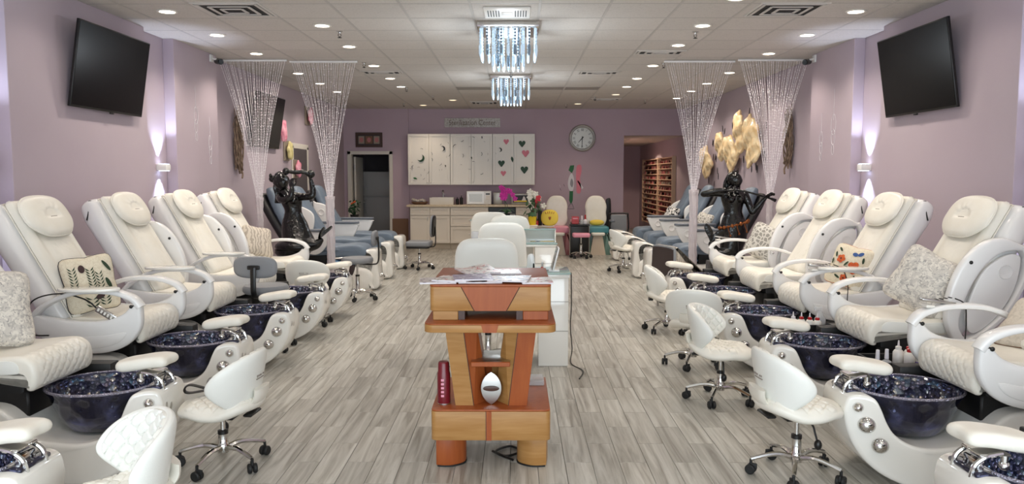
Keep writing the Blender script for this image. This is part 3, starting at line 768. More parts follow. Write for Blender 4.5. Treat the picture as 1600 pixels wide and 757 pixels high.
def b_jet(p):
    g = G()
    for k, (y, z) in enumerate(((-.095, .37),)):
        g.ball((.383, y, z), (.008, .018, .026), rot=None)
    return g.obj('jet', 'chrome_soft', p)
def b_seat(p):
    pr = cat([(-.74, .57), (-.74, .645), (-.66, .668), (-.50, .66), (-.36, .672), (-.27, .675), (-.215, .645), (-.195, .59), (-.20, .53), (-.225, .495), (-.255, .50), (-.265, .545), (-.30, .565), (-.5, .56)], 10, True)
    def d(a, b, t, i):
        if a < -.30 or b < .50: return 0
        if not (a > -.235 or b > .655): return 0
        s_ = (a+.27) if b > .66 else .06+(.675-b)
        if a < -.20 and b < .52: return 0
        return .007*quilt(t, s_, .065)*ss(.25, .20, abs(t))*(1 if b < .665 else ss(-.30, -.26, a))
    g = G(); g.slab(pr, 'y', (0, 0, 0), .275, .028, 4, 70, d); return g.obj('seat', 'leather', p)
def b_inset_(p, s):
    g = G(); g.slab(cat([(-.70, .585), (-.70, .645), (-.5, .645), (-.34, .655), (-.29, .64), (-.28, .60), (-.31, .585), (-.5, .58)], 4, True), 'y', (0, s*.274, 0), .005, .004, 2); return g.obj('side_inset', 'leather_cool', p)
def b_inset(p): return b_inset_(p, 1)
def b_inset2(p): return b_inset_(p, -1)
def b_rim(p):
    g = G(); g.tube([(.286*math.cos(a), .9*.286*math.sin(a), .468) for a in [2*math.pi*k/56 for k in range(57)]], .0075, 8, cap=False); return g.obj('bowl_rim', 'rim_glass', p)
def b_underseat(p):
    g = G(); g.box((-.60, 0, .44), (.56, .36, .22), .02, 2); g.box((-.36, 0, .40), (.12, .36, .14), .01, 1); return g.obj('lift_mechanism', 'black_satin', p)
def b_back(p):
    g = G(); rr = []; N_ = 46; M_ = 60
    for i in range(N_+1):
        t = i/N_; L = .02+.90*t; e = min(1, min(t, 1-t)/.05); e = math.sqrt(max(0, 1-(1-e)**2)); hw = (.262-.03*t)*(.86+.14*e); th = .05*(.25+.75*e)
        ring = []
        for k in range(M_):
            if k < 48: y = hw*math.cos(math.pi*k/47) if k in (0, 47) else hw*(1-2*k/47); n = th*max(0, 1-(abs(y)/hw)**5)**.5; s_ = n/th
            else: y = -hw*(1-2*(k-47)/13); n = -th*max(0, 1-(abs(y)/hw)**5)**.5; s_ = -1
            if s_ > 0:
                n += .012*ss(.0, .35, s_)*math.cos(y*9)*math.sin(math.pi*min(1, t*1.4))
                if t < .66 and abs(y) < .15: n += .010*quilt(y, L, .06)*ss(.15, .11, abs(y))*ss(.66, .55, t)
                n += .010*ss(.16, .20, abs(y))
            ring.append(back_pt(L, y, n+.06))
        rr.append(ring)
    g.rings(rr); return g.obj('backrest', 'leather', p)
def b_shell(p):
    g = G(); rr = []
    prof = [(-.10, .20, .08), (.0, .255, .10), (.15, .275, .105), (.35, .285, .10), (.55, .292, .10), (.70, .292, .105), (.80, .285, .11), (.88, .268, .10), (.925, .25, .08), (.945, .22, .04)]
    for L, hw, th in cat(prof, 4):
        ring = []
        for k in range(40):
            q = 2*math.pi*k/40; c, s_ = math.cos(q), math.sin(q)
            ring.append(back_pt(L, hw*math.copysign(abs(c)**.5, c), -.055+th*math.copysign(abs(s_)**.7, s_)))
        rr.append(ring)
    g.rings(rr); return g.obj('back_shell', 'plastic_white', p)
def b_seam(p):
    g = G()
    g.tube([back_pt(.93, y, -.02+.0*y) for y in [(-.235+.47*k/10) for k in range(11)]], .009, 6, sq=(1.6, .8))
    for s in (-1, 1): g.tube(cat([tuple(back_pt(.92, s*.235, -.03)), tuple(back_pt(.85, s*.272, -.06)), tuple(back_pt(.80, s*.285, -.10))], 4), .006, 6)
    return g.obj('back_cap', 'plastic_black', p)
def b_piping(p):
    g = G(); pts = [tuple(back_pt(L, -(.266-.03*L/.9), .052)) for L in (.03, .2, .4, .6, .78, .88)]
    pts += [tuple(back_pt(.918, y, .03)) for y in (-.2, -.1, 0, .1, .2)]
    pts += [tuple(back_pt(L, .266-.03*L/.9, .052)) for L in (.88, .78, .6, .4, .2, .03)]
    g.tube(cat(pts, 4), .0045, 6)
    return g.obj('piping', 'leather', p)
def b_head(p):
    def S(a, b): return tuple(back_pt(.755+b, a, .148-.30*a*a-.10*b*b+.035*ss(0, -.15, b)*0))
    def out(phi):
        x, y = sup(.25, .155, 3.0)(phi); return (x*(1-.16*ss(-.02, -.15, y)), y)
    def q(a, b):
        r = math.hypot(a, (b+.02)*1.25); th = math.atan2(b+.02, a)
        k = -.008*math.exp(-((r-.075)/.010)**2)*ss(-.02, .02, b+.02)-.010*ss(.08, .05, r)*ss(-.03, .0, b+.01)
        return k+.0016*math.sin(13*th)*ss(.08, .10, r)*ss(.2, .5, math.sin(th))*ss(.17, .13, r)
    g = G(); g.pad(S, out, .07, 26, 84, q=q, p=6); h = g.obj('headrest', 'leather', p)
    return h
def b_head_pipe(p):
    g = G(); pts = []
    for k in range(41):
        x, y = sup(.252, .157, 3.0)(2*math.pi*k/40); x *= 1-.16*ss(-.02, -.15, y); pts.append(tuple(back_pt(.755+y, x, .148-.30*x*x-.10*y*y)))
    g.tube(pts, .0055, 6, cap=False); return g.obj('headrest_piping', 'leather', p)
def b_mark(p):
    g = G()
    for k in range(2):
        z = .735-.016*k
        for j in range(5): g.box(tuple(back_pt(z, -.028+.014*j, .176)), (.003, .010, .005), rot=Matrix.Rotation(R(-30), 4, 'Y'))
    return g.obj('stitched_mark', 'ink_grey', p)
def b_drawer(p):
    g = G(); g.box((-.24, .335, .455), (.26, .10, .10), .008, 2); return g.obj('side_drawer', 'black_satin', p)
def b_knob1(p): return b_knob(p, .285, .315, .042)
def b_knob2(p): return b_knob(p, .225, .215, .040)
def b_knob3(p): return b_knob(p, .325, .405, .026)
def b_jet2(p):
    g = G(); g.ball((.382, -.04, .36), (.008, .018, .026)); return g.obj('jet', 'chrome_soft', p)
def spa_chair(lb, x, y, sx, near, far, group='white quilted pedicure chairs'):
    """near/far: (up angle or 0, tray kind, dial, remote)"""
    t = thing('pedicure_chair', lb, 'pedicure chair', (x, y, 0), 0, group, (sx, 1, 1))
    for nm, fn in (('spa_base', b_base), ('bowl', b_bowl), ('foot_rest', b_foot), ('foot_bracket', b_bracket), ('knob', b_knob1), ('knob', b_knob2), ('knob', b_knob3), ('jet', b_jet), ('jet', b_jet2),
                   ('seat', b_seat), ('lift_mechanism', b_underseat), ('backrest', b_back), ('back_shell', b_shell), ('back_cap', b_seam), ('headrest', b_head), ('side_drawer', b_drawer)):
        o = share(nm, fn.__name__, t, fn)
        if nm == 'seat': share('side_inset', 'b_inset', o, b_inset); share('side_inset', 'b_inset2', o, b_inset2)
        if nm == 'bowl': share('bowl_rim', 'b_rim', o, b_rim)
        if nm == 'bowl': share('bowl_lining', 'b_bowl_in', o, b_bowl_in); share('bowl_spout', 'b_spout', o, b_spout)
        if nm == 'headrest': share('headrest_piping', 'b_head_pipe', o, b_head_pipe); share('stitched_mark', 'b_mark', o, b_mark)
        if nm == 'backrest': share('piping', 'b_piping', o, b_piping)
    for s, (ang, tray, knob, rm) in ((-1, near), (1, far)):
        a = sub('armrest', t, (-.21, s*.325, .455))
        if ang:
            a.rotation_euler = (0, R(ang), 0); a.location = (-.20-.42, s*.325, .50)
            # turn about the rear end of the module
            px, pz = -.66, .16; c, sn = math.cos(R(ang)), math.sin(R(ang))
            rx, rz = px*c+pz*sn, -px*sn+pz*c
            a.location = (-.71-rx, s*.325, .58-rz)
        key = ('arm', bool(ang), tray, knob, rm, s)
        if key in SHARED:
            for nm, me in SHARED[key]: mesh_obj(nm, me, a)
        else:
            arm_parts(a, bool(ang), tray, knob, rm, s); SHARED[key] = [(c.name.split('.')[0], c.data) for c in kids(a)]
    return t
XW = -2.26; XE = 2.10
UP = -115
spa_chair('white pedicure chair at the bottom left corner, only its foot rest showing', XW, 2.96, 1, (0, None, True, False), (0, None, True, False))
spa_chair('white pedicure chair at the left edge with a paisley pillow and its backrest cut off', XW, 4.13, 1, (UP, None, True, False), (UP, None, False, False))
spa_chair('white pedicure chair holding the green fern pillow, tray folded over its arm', XW, 5.28, 1, (0, 'flat', True, False), (0, None, False, False))
spa_chair('white pedicure chair in the left row next beyond the one with the fern pillow', XW, 6.45, 1, (0, 'flat', True, False), (UP, None, False, False))
spa_chair('white pedicure chair behind the grey oval-backed stool in the left row', XW, 7.58, 1, (0, 'flat', True, False), (UP, None, False, False))
spa_chair('white pedicure chair in front of the black mermaid at the left bead curtain', XW, 8.68, 1, (UP, 'fold', False, False), (0, None, False, False))
spa_chair('white pedicure chair at the bottom right corner, only its foot rest showing', XE, 2.93, -1, (0, None, True, False), (0, None, True, False))
spa_chair('white pedicure chair at the right edge with its backrest out of the picture', XE, 4.08, -1, (0, None, True, False), (0, None, False, True))
spa_chair('white pedicure chair holding the large silver paisley pillow, side tray raised', XE, 5.23, -1, (UP, 'fold', False, False), (0, None, True, False))
spa_chair('white pedicure chair holding the orange poppy pillow in the right row', XE, 6.44, -1, (0, 'flat', True, True), (0, None, False, False))
spa_chair('white pedicure chair between the poppy pillow chair and the grey leaf pillow chair', XE, 7.6, -1, (UP, 'fold', True, False), (0, None, False, False))
spa_chair('white pedicure chair in front of the black flute statue with a grey leaf pillow', XE, 8.7, -1, (UP, 'fold', True, False), (0, None, False, True))
# ------------------------------------------------------------------ wheeled stools
def b_leg(r, m):
    def f(p):
        g = G(); pts = cat([(.02, 0, .098), (.08, 0, .112), (r*.6, 0, .108), (r, 0, .082)], 4)
        g.tube(pts, [.021-.008*i/len(pts) for i in range(len(pts))], 8, up=(0, 0, 1), sq=(.85, .8)); return g.obj('base_leg', m, p)
    return f
def b_caster(p):
    g = G()
    for s in (-1, 1): g.lathe([(.001, -.011), (.022, -.011), (.027, -.006), (.027, .006), (.022, .011), (.001, .011)], n=16, M=Matrix.Translation((0, s*.014, .028)) @ Matrix.Rotation(R(90), 4, 'X'))
    g.box((.012, 0, .046), (.044, .014, .032), .006, 2); g.cyl((0, 0, .05), (0, 0, .08), .008, n=8)
    return g.obj('caster', 'rubber', p)
def star(t, r, m='chrome', rot=0., nl=5):
    lk, ck = 'leg%s%.2f' % (m, r), 'caster'
    for k in range(nl):
        a = rot+2*math.pi*k/nl
        o = share('base_leg', lk, t, b_leg(r, m)); o.rotation_euler = (0, 0, a)
        c = share('caster', ck, t, b_caster); c.location = (r*math.cos(a), r*math.sin(a), 0); c.rotation_euler = (0, 0, a+1.1*k+.4)
def column(t, z1, m='chrome', low=.075):
    g = G(); g.lathe([(.03, low), (.034, .10), (.03, .125), (.026, .13), (.026, z1*.62), (.027, z1*.62+.01)], n=16); g.lathe([(.0135, z1*.6), (.0135, z1)], n=12); g.obj('gas_lift', m, t)
    g = G(); g.lathe([(.028, z1*.62+.005), (.028, z1*.62+.025), (.016, z1*.62+.028)], n=16); g.obj('lift_collar', 'plastic_black', t)
def lever(t, z, a):
    g = G(); c, s_ = math.cos(a), math.sin(a)
    g.tube(cat([(.02*c, .02*s_, z), (.10*c, .10*s_, z-.005), (.125*c, .125*s_, z-.05), (.14*c, .14*s_, z-.085)], 4), .0055, 6); g.ball((.145*c, .145*s_, z-.10), (.02, .02, .028)); g.obj('height_lever', 'plastic_black', t)

def b_saddle(p):
    def S(a, b):
        return (a, b, .43+.035*ss(-.02, -.20, a)-.030*ss(.10, .23, a)+.018*ss(.08, .20, a)*math.exp(-(b/.07)**2)-.05*(b/.21)**4*(.6)-.012*math.exp(-(b/.1)**2)*ss(.1, -.1, a))
    def out(phi):
        x, y = sup(.225, .205, 2.5)(phi); return (x+.0, y*(1-.10*ss(0, .2, x)))
    g = G(); g.pad(S, out, .07, 60, 200, back=.085, q=lambda a, b: .013*quilt(a, b, .07)*ss(.19, .15, abs(b))*ss(.16, .10, a), p=7); return g.obj('seat', 'leather', p)
def stool_back_S(Rr, z0, lean):
    def S(a, b):   # a: arc length round the sitter, b: height
        th = a/Rr
        return (-Rr*math.cos(th)*1.0-lean*b+.02, -Rr*1.04*math.sin(th), z0+b-.075*(1-math.cos(th)))
    return S
def b_sback(p):
    S0 = stool_back_S(.215, .585, .20)
    def S(a, b): return S0(-a, b)
    def out(phi):
        x, y = sup(.325, .16, 3.3)(phi); w_ = 1-.45*ss(.08, -.16, y); return (x*w_, y-.02*abs(x)/.265*0)
    g = G(); g.pad(S, out, .05, 66, 220, back=.05, q=lambda a, b: .014*quilt(a, b, .075), p=7); return g.obj('backrest', 'leather_cool', p)
def b_sneck(p):
    g = G(); pts = [(-.12, 0, .445), (-.185, 0, .455), (-.222, 0, .49), (-.228, 0, .54)]
    g.tube(cat(pts, 5), .05, 12, up=(0, 1, 0), sq=(.42, 1.9)); return g.obj('back_neck', 'leather', p)
def b_splate(p):
    g = G(); g.box((0, 0, .372), (.17, .12, .022), .006, 1); g.box((-.17, 0, .392), (.05, .14, .016), .006, 1); return g.obj('under_plate', 'plastic_black', p)
def b_logo(p):
    S0 = stool_back_S(.215, .585, .20); g = G()
    for k in range(7):
        if k == 4: continue
        a = -.036+.012*k; q = V(S0(a, .022)); th = a/.215
        g.box(q+V((-.0275*math.cos(th), -.0275*math.sin(th), 0)), (.003, .007, .009 if k else .013), rot=Matrix.Rotation(th, 4, 'Z'))
    for k in range(9):
        a = -.036+.009*k; q = V(S0(a, .005)); th = a/.215
        g.box(q+V((-.0275*math.cos(th), -.0275*math.sin(th), 0)), (.003, .009, .005), rot=Matrix.Rotation(th, 4, 'Z'))
    return g.obj('back_lettering', 'ink_grey', p)
def saddle_stool(lb, x, y, rz, dz=0., rot=.3, group='white quilted saddle stools'):
    t = thing('saddle_stool', lb, 'stool', (x, y, 0), rz, group)
    for nm, fn in (('seat', b_saddle), ('backrest', b_sback), ('back_neck', b_sneck), ('under_plate', b_splate)):
        o = share(nm, fn.__name__, t, fn); o.location = (0, 0, dz)
        if nm == 'backrest': share('back_lettering', 'b_logo', o, b_logo)
    star(t, .235, 'chrome', rot); column(t, .37+dz)
    lever(t, .362+dz, R(-70))
    return t
saddle_stool('white saddle stool at the bottom left corner cut by the frame', -1.54, 2.82, R(222), -.06, .2)
st = saddle_stool('white saddle stool with a black folded strap on its seat', -1.62, 4.15, R(176), -.09, .15)
saddle_stool('white saddle stool nearest on the right, beside the large front bowl', 1.50, 4.02, R(6), -.05, .45)
saddle_stool('white saddle stool showing its quilted inner back, second on the right', 1.46, 5.40, R(-26), -.06, .9)
saddle_stool('white saddle stool turned with its wide back to the camera', 1.50, 6.42, R(72), -.065, .5)
saddle_stool('white saddle stool beside the fourth bowl on the right, small and seen from the side', 1.56, 7.86, R(-8), -.06, .3)
saddle_stool('small white saddle stool far back on the right by the teal children chair', 1.80, 12.83, R(12), -.03, .3)
saddle_stool('white saddle stool between the left foot baths, only its low back showing', -2.22, 8.19, R(92), -.02, .3)
# black strap left on a stool
g = G(); g.tube(cat([(-.10, -.1, .0), (.0, -.09, .012), (.11, -.075, .004), (.13, -.06, .03), (.10, -.05, .055), (.04, -.05, .04), (-.02, -.06, .012)], 6), .02, 8, up=(0, 1, 0), sq=(.25, 1.0))
o = g.obj('strap', 'black_satin'); o.location = (-1.68, 4.10, .402); o.rotation_euler = (0, 0, R(190)); tag(o, 'black folded strap lying on a white stool seat', 'strap')

def round_stool(lb, x, y, rz, cush, seat_z=.47, back_z=.70, bw=.19, bh=.085, group='grey task stools', boxy=False):
    t = thing('task_stool', lb, 'stool', (x, y, 0), rz, group)
    if boxy:
        g = G(); g.slab(rrect(.21, .20, .06), 'z', (0, 0, seat_z-.03), .045, .03, 4); g.obj('seat', cush, t)
        g = G(); g.slab(rrect(.20, .19, .05), 'z', (0, 0, seat_z-.085), .02, .01, 2); g.obj('seat_pan', 'plastic_black', t)
    else:
        g = G(); g.lathe([(.001, seat_z-.07), (.19, seat_z-.07), (.205, seat_z-.05), (.205, seat_z-.02), (.19, seat_z), (.1, seat_z+.006), (.001, seat_z+.006)], n=36); g.obj('seat', cush, t)
    def S(a, b): return (-.235-.05*b+.3*a*a, a, back_z+b)
    g = G(); g.pad(S, sup(bw, bh, 3.2), .05, 10, 48, p=8); o = g.obj('backrest', cush, t)
    if boxy:
        def S2(a, b): return (-.262-.05*b+.3*a*a, a, back_z+b)
        g = G(); g.pad(S2, sup(bw*.97, bh*.97, 3.2), .03, 8, 48, p=8); g.obj('back_shell', 'plastic_black', t)
    else:
        g = G(); g.slab(cat([(-.055, 0), (-.045, .018), (.045, .018), (.055, 0), (.045, -.018), (-.045, -.018)], 4, True), 'x', (-.268, 0, back_z), .008, .004, 2); g.obj('back_plate', 'plastic_black', t)
    g = G(); g.tube(cat([(-.03, 0, seat_z-.085), (-.20, 0, seat_z-.09), (-.275, 0, seat_z-.05), (-.282, 0, back_z-.1), (-.275, 0, back_z)], 6), .022, 8, up=(0, 1, 0), sq=(.45, 1.2)); g.obj('back_bar', 'plastic_black', t)
    star(t, .25, 'chrome', .4); column(t, seat_z-.07); return t
round_stool('grey task stool with an oval back and black bar beside the left foot baths', -2.30, 7.02, R(86), 'grey_vinyl', .60, .79, .20, .10)
round_stool('grey stool with a curved black back bar behind the left bead tail', -2.05, 9.9, R(176), 'grey_vinyl', .55, .80, .12, .10)
round_stool('grey and black task chair standing alone in front of the base cabinets', -1.66, 13.2, R(176), 'grey_vinyl', .47, .74, .17, .19, boxy=True)
# ------------------------------------------------------------------ reception cart in the centre
CX = -.135
cart = thing('wooden_cart', 'two-tone wooden reception cart carrying magazines in the middle of the aisle', 'cart', (CX, 4.05, 0))
def zslab(out, z0, z1, r=.006): 
    g = G(); g.slab(out, 'z', (0, 0, (z0+z1)/2), (z1-z0)/2, r, 2); return g
def cartblock(hw, d0, d1, cr):   # plan outline: rounded front corners, straight back
    return cat([(-hw, d1), (-hw+.02, d1+.0)], 1)[:1] + [(-hw, d0+cr)] + [(-hw+cr-cr*math.cos(q), d0+cr-cr*math.sin(q)) for q in [math.pi/2*k/5 for k in range(1, 6)]] + [(hw-cr+cr*math.sin(q), d0+cr-cr*math.cos(q)) for q in [math.pi/2*k/5 for k in range(0, 6)]] + [(hw, d1)]
for s in (-1, 1):
    pr = [(s*.13, .05), (s*.27, .05), (s*.31, .02), (s*.315, .06), (s*.315, .22), (s*.16, .22)] if False else [(s*.145, .14), (s*.215, .075), (s*.29, .075), (s*.305, .10), (s*.305, .26), (s*.17, .26)]
    g = zslab(cat(pr, 4, True), .008, .175); g.obj('foot', 'wood_red' if s < 0 else 'wood_light', cart)
    g = zslab([(a*.98, b) for a, b in cat(pr, 4, True)], 0, .008, .002); g.obj('foot_pad', 'rubber', cart)
g = zslab(cartblock(.322, 0, .68, .03), .175, .335, .004); g.obj('base_block', 'wood_light', cart)
g = zslab(cartblock(.321, .001, .679, .03), .335, .345, .003); g.obj('base_top', 'wood_red', cart)
g = G(); g.box((-.01, -.001, .256), (.028, .006, .16)); g.obj('base_inlay', 'wood_red', cart, smooth=False)
g = G(); g.box((-.025, -.0015, .256), (.003, .006, .16)); g.obj('inlay_groove', 'wood_dark', cart, smooth=False)
# splayed column pair, each of a light outer and a red inner board
for s in (-1, 1):
    lo = [(s*.195, .08), (s*.095, .08), (s*.095, .32), (s*.195, .32)]; hi = [(s*.245, .04), (s*.148, .04), (s*.148, .34), (s*.245, .34)]
    g = G(); g.rings([[V((a, b, .345)) for a, b in lo], [V((a, b, .775)) for a, b in hi]]); g.obj('column', 'wood_light' if s < 0 else 'wood_red', cart, smooth=False)
    lo = [(s*.094, .085), (s*.012, .20), (s*.012, .31), (s*.094, .32)]; hi = [(s*.147, .045), (s*.075, .09), (s*.075, .33), (s*.147, .34)]
    g = G(); g.rings([[V((a, b, .345)) for a, b in lo], [V((a, b, .775)) for a, b in hi]]); g.obj('column_facing', 'wood_red' if s < 0 else 'wood_light', cart, smooth=False)
    g = G(); g.rings([[V((s*.093, .078, .345)), V((s*.0965, .078, .345)), V((s*.0965, .084, .345)), V((s*.093, .084, .345))], [V((s*.146, .038, .775)), V((s*.1495, .038, .775)), V((s*.1495, .044, .775)), V((s*.146, .044, .775))]]); g.obj('column_groove', 'wood_dark', cart, smooth=False)
    g = G(); g.rings([[V((a, b, .345)) for a, b in ((s*.085, .30), (0, .26), (0, .285), (s*.085, .325))], [V((a, b, .60)) for a, b in ((s*.085, .30), (0, .26), (0, .285), (s*.085, .325))]]); g.obj('back_board', 'wood_red' if s < 0 else 'wood_light', cart, smooth=False)
g = G(); g.slab([(s_*(math.sqrt(.0106-z*z)-.046), z) for s_, z in [(1, -.0918+.1836*k/16) for k in range(16)]+[(-1, .0918-.1836*k/16) for k in range(16)]], 'y', (0, .10, .437), .008, .003, 2); al = g.obj('almond_plate', 'chrome_soft', cart)
g = G(); g.slab([(.045*math.cos(t), .015*math.sin(t)) for t in [2*math.pi*k/28 for k in range(28)]], 'y', (0, .089, .437), .005, .003, 2); g.obj('oval_badge', 'wood_dark', al)
g = zslab([(-.105, .02), (.105, .02), (.098, .30), (-.098, .30)], .588, .602, .003); g.obj('cup_shelf', 'chrome_soft', cart)
g = G(); g.box((0, .012, .592), (.21, .016, .026), .003, 1); g.obj('shelf_edge', 'wood_red', cart)
g = zslab(cartblock(.345, -.10, .60, .05), .785, .826, .004); g.obj('middle_shelf', 'wood_light', cart)
g = zslab(cartblock(.344, -.099, .599, .05), .826, .832, .002); g.obj('shelf_top', 'wood_red', cart)
g = G(); g.rings([[V((a, -.102, z)) for a, z in ((-.034, .786), (.034, .786), (.046, .827), (-.046, .827))], [V((a, -.098, z)) for a, z in ((-.034, .786), (.034, .786), (.046, .827), (-.046, .827))]]); g.obj('shelf_inlay', 'wood_red', cart, smooth=False)
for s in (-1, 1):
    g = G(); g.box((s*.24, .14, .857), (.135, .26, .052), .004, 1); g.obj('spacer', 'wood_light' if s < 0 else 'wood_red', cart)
    g = G(); g.box((s*.155, .14, .857), (.034, .24, .05)); g.obj('spacer_gap_shade', 'wood_dark', cart, smooth=False)  # dark block put in for the shade in the gap beside each spacer
g = zslab(cartblock(.322, 0, .76, .025), .883, 1.012, .004); g.obj('top_block', 'wood_light', cart)
g = zslab(cartblock(.323, -.001, .761, .025), 1.012, 1.024, .003); g.obj('top_surface', 'wood_red', cart)
tr = [(-.085, .884), (.085, .884), (.155, 1.012), (-.155, 1.012)]
g = G(); g.rings([[V((a, -.004, z)) for a, z in tr], [V((a, .002, z)) for a, z in tr]]); g.obj('front_inlay', 'wood_red', cart, smooth=False)
for s in (-1, 1):
    g = G(); g.tube([(s*.085, -.004, .884), (s*.155, -.004, 1.012)], .0022, 6); g.obj('inlay_groove', 'wood_dark', cart)
g = G(); g.tube(cat([(.0, .30, .012), (.08, .22, .012), (.16, .30, .012), (.10, .38, .012), (.02, .28, .014), (.12, .16, .012)], 8), .007, 6)
o = g.obj('power_cord', 'plastic_black'); o.location = (CX, 4.05, -.004); tag(o, 'black power cord coiled on the floor under the wooden cart', 'cord')
# magazines: thin booklets with a cover and a block of pages
def magazine(lb, x, y, z, rz, m, wx=.20, wy=.27, th=.007, curl=0.):
    t = thing('magazine', lb, 'magazine', (x, y, z), rz, 'magazines on the cart')
    g = G()
    g.slab(rrect(wx/2-.002, wy/2-.002, .004, 2), 'z', (0, 0, th*.45), th*.45, .001, 1); g.obj('pages', 'paint_white', t)
    g = G(); nx = 10
    for lay in (1,):
        top = [[V((-wx/2+wx*i/nx, -wy/2+wy*j/4, th*.9+.0012+curl*ss(.3, 1, i/nx)*ss(0, 1, j/4))) for i in range(nx+1)] for j in range(5)]
        bot = [[p-V((0, 0, .0012)) for p in r] for r in top]
        for A in (top, bot): g.rings(A, False, False)
        edge = lambda Q: Q[0]+[r[-1] for r in Q[1:]]+Q[-1][::-1][1:]+[r[0] for r in Q[::-1]][1:-1]
        g.rings([edge(bot), edge(top)], False)
    g.obj('cover', m, t)
zt = 1.0245
mags = [('open magazine at the left end of the pile', -.29, .12, 0, 6, 'mag_a', .2), ('magazine with a white cover left of the purple one', -.20, .13, .009, -14, 'mag_c', .2), ('wide pale magazine at the bottom of the middle pile', -.06, .14, 0, 3, 'mag_d', .24),
        ('purple covered magazine in the middle of the pile', -.10, .12, .018, 8, 'mag_b', .21), ('dark covered magazine right of the purple one', .10, .125, .010, -8, 'mag_d', .22), ('pink and white magazine at the right end of the pile', .245, .12, 0, 4, 'mag_c', .17),
        ('rolled up white leaflet on the back pile', -.09, .40, .02, 20, 'mag_c', .2), ('bottom magazine of the stack behind', .0, .42, 0, 84, 'mag_d', .2), ('top magazine with red lettering on the stack behind', .02, .42, .010, 95, 'mag_c', .2)]
for lb, x, y, dz, a, m_, wx in mags: magazine(lb, CX+x, 4.05+y, zt+dz, R(a), m_, wx, .2 if y < .3 else .28, .009, .02 if 'rolled' in lb else .004)
# red spray can on the cart's base
t = thing('spray_can', 'dark red spray can standing on the base of the wooden cart', 'can', (CX-.262, 4.17, .346))
g = G(); g.lathe([(.001, 0), (.035, 0), (.036, .004), (.036, .17), (.032, .18), (.031, .225), (.026, .235), (.001, .236)], n=20); g.obj('body', 'burgundy', t)
g = G()
for k in range(5): g.box((-.004+.0*k, -.0362, .05+.022*k), (.016, .002, .012))
g.obj('lettering', 'kid_pink', t, smooth=False)
g = G(); g.lathe([(.0365, .0), (.0365, .006), (.035, .007)], n=20); g.obj('bottom_rim', 'chrome_soft', t)
g = G(); g.box((-.255+.55, .56, .36), (.14, .16, .03), .004, 1)
o = g.obj('clear_box', 'clear_plastic'); o.location = (CX-.06, 4.05, 0); tag(o, 'low clear plastic box on the right of the cart base', 'box')

# ------------------------------------------------------------------ manicure desks and white chairs
def desk(lb, x, y, group='white manicure desks'):
    t = thing('manicure_desk', lb, 'desk', (x, y, 0), 0, group)
    g = G(); g.box((-.485, .22, .375), (.03, .44, .75), .004, 1); g.obj('side_panel', 'gloss_white', t)
    for s in (1,):
        g = G(); g.box((s*.375, .22, .375), (.25, .44, .75), .006, 2); pz_ = g.obj('pedestal', 'gloss_white', t)
        for z in (.55, .30):
            g = G(); g.box((s*.375, -.002, z), (.252, .004, .004)); g.obj('drawer_gap', 'vent_plain', pz_, smooth=False)
    g = G(); g.box((0, .22, .765), (1.02, .46, .03), .005, 2); g.obj('desk_top', 'gloss_white', t)
    g = G(); g.box((0, .22, .786), (1.04, .48, .010), .003, 2); g.obj('glass_top', 'glass_top', t)
    g = G(); g.box((-.11, .42, .5), (.70, .02, .48)); g.obj('modesty_panel', 'gloss_white', t, smooth=False)
    return t
DK = [('white manicure desk nearest the camera behind the wooden cart', -.06, 6.38), ('white manicure desk second from the camera with a raised glass shelf', -.02, 9.2), ('white manicure desk farthest from the camera with a magenta orchid', -.33, 14.2)]
for a in DK: desk(*a)
def b_cb(p):
    def S(a, b): return (a, -.25-.10*b+.25*a*a, .76+b)
    def out(phi):
        x, y = sup(.262, .34, 4.5)(phi); return (x*(1+.09*ss(.1, -.34, y)), y)
    def Sx(a, b): return S(-a, b)
    g = G(); g.pad(Sx, out, .09, 14, 60, p=9); return g.obj('backrest', 'leather_cool', p)
def b_cs(p):
    g = G(); g.slab(rrect(.25, .24, .07), 'z', (0, .02, .47), .05, .035, 4); return g.obj('seat', 'leather_cool', p)
def b_cf(p):
    g = G(); g.box((0, 0, .405), (.3, .28, .03), .006, 1); g.tube(cat([(0, -.1, .405), (0, -.25, .40), (0, -.29, .46), (0, -.285, .6)], 4), .03, 8, up=(1, 0, 0), sq=(.3, 1.2)); return g.obj('seat_frame', 'plastic_black', p)
def client_chair(lb, x, y, rz):
    t = thing('salon_chair', lb, 'chair', (x, y, 0), rz, 'white chairs at the manicure desks')
    for nm, fn in (('backrest', b_cb), ('seat', b_cs), ('seat_frame', b_cf)): share(nm, fn.__name__, t, fn)
    star(t, .28, 'chrome', .3); column(t, .40)
client_chair('white high-backed chair directly behind the cart, nearest of the middle chairs', -.235, 6.46, 0)
client_chair('white high-backed chair second from the cart', -.15, 8.55, 0)
client_chair('white high-backed chair third from the cart, half hidden', -.08, 10.03, 0)
client_chair('white high-backed chair farthest from the cart', -.36, 10.95, 0)
# desk-top things
def polish(lb, x, y, z, m, cap, s=1.):
    t = thing('nail_polish', lb, 'bottle', (x, y, z), 0, 'nail polish on the desk')
    g = G(); g.lathe([(.001, 0), (.017*s, 0), (.019*s, .004*s), (.019*s, .032*s), (.008*s, .04*s), (.008*s, .044*s)], n=16); g.obj('bottle', m, t)
    g = G(); g.lathe([(.008*s, .043*s), (.0085*s, .045*s), (.007*s, .082*s), (.001, .084*s)], n=12); g.obj('cap', cap, t)
polish('dark red nail polish bottle on the nearest desk', .15, 6.44, .791, 'dark_gloss', 'plastic_black', .9); polish('bright red nail polish bottle with a silver cap on the nearest desk', .222, 6.45, .791, 'red_gloss', 'chrome_soft', 1.05)
polish('small pale bottle between the two polishes', .187, 6.5, .791, 'petal_white', 'plastic_white', .5)
t = thing('white_table_mirror', 'white tilted tabletop mirror on the right of the nearest desk', 'mirror', (.325, 6.52, .791))
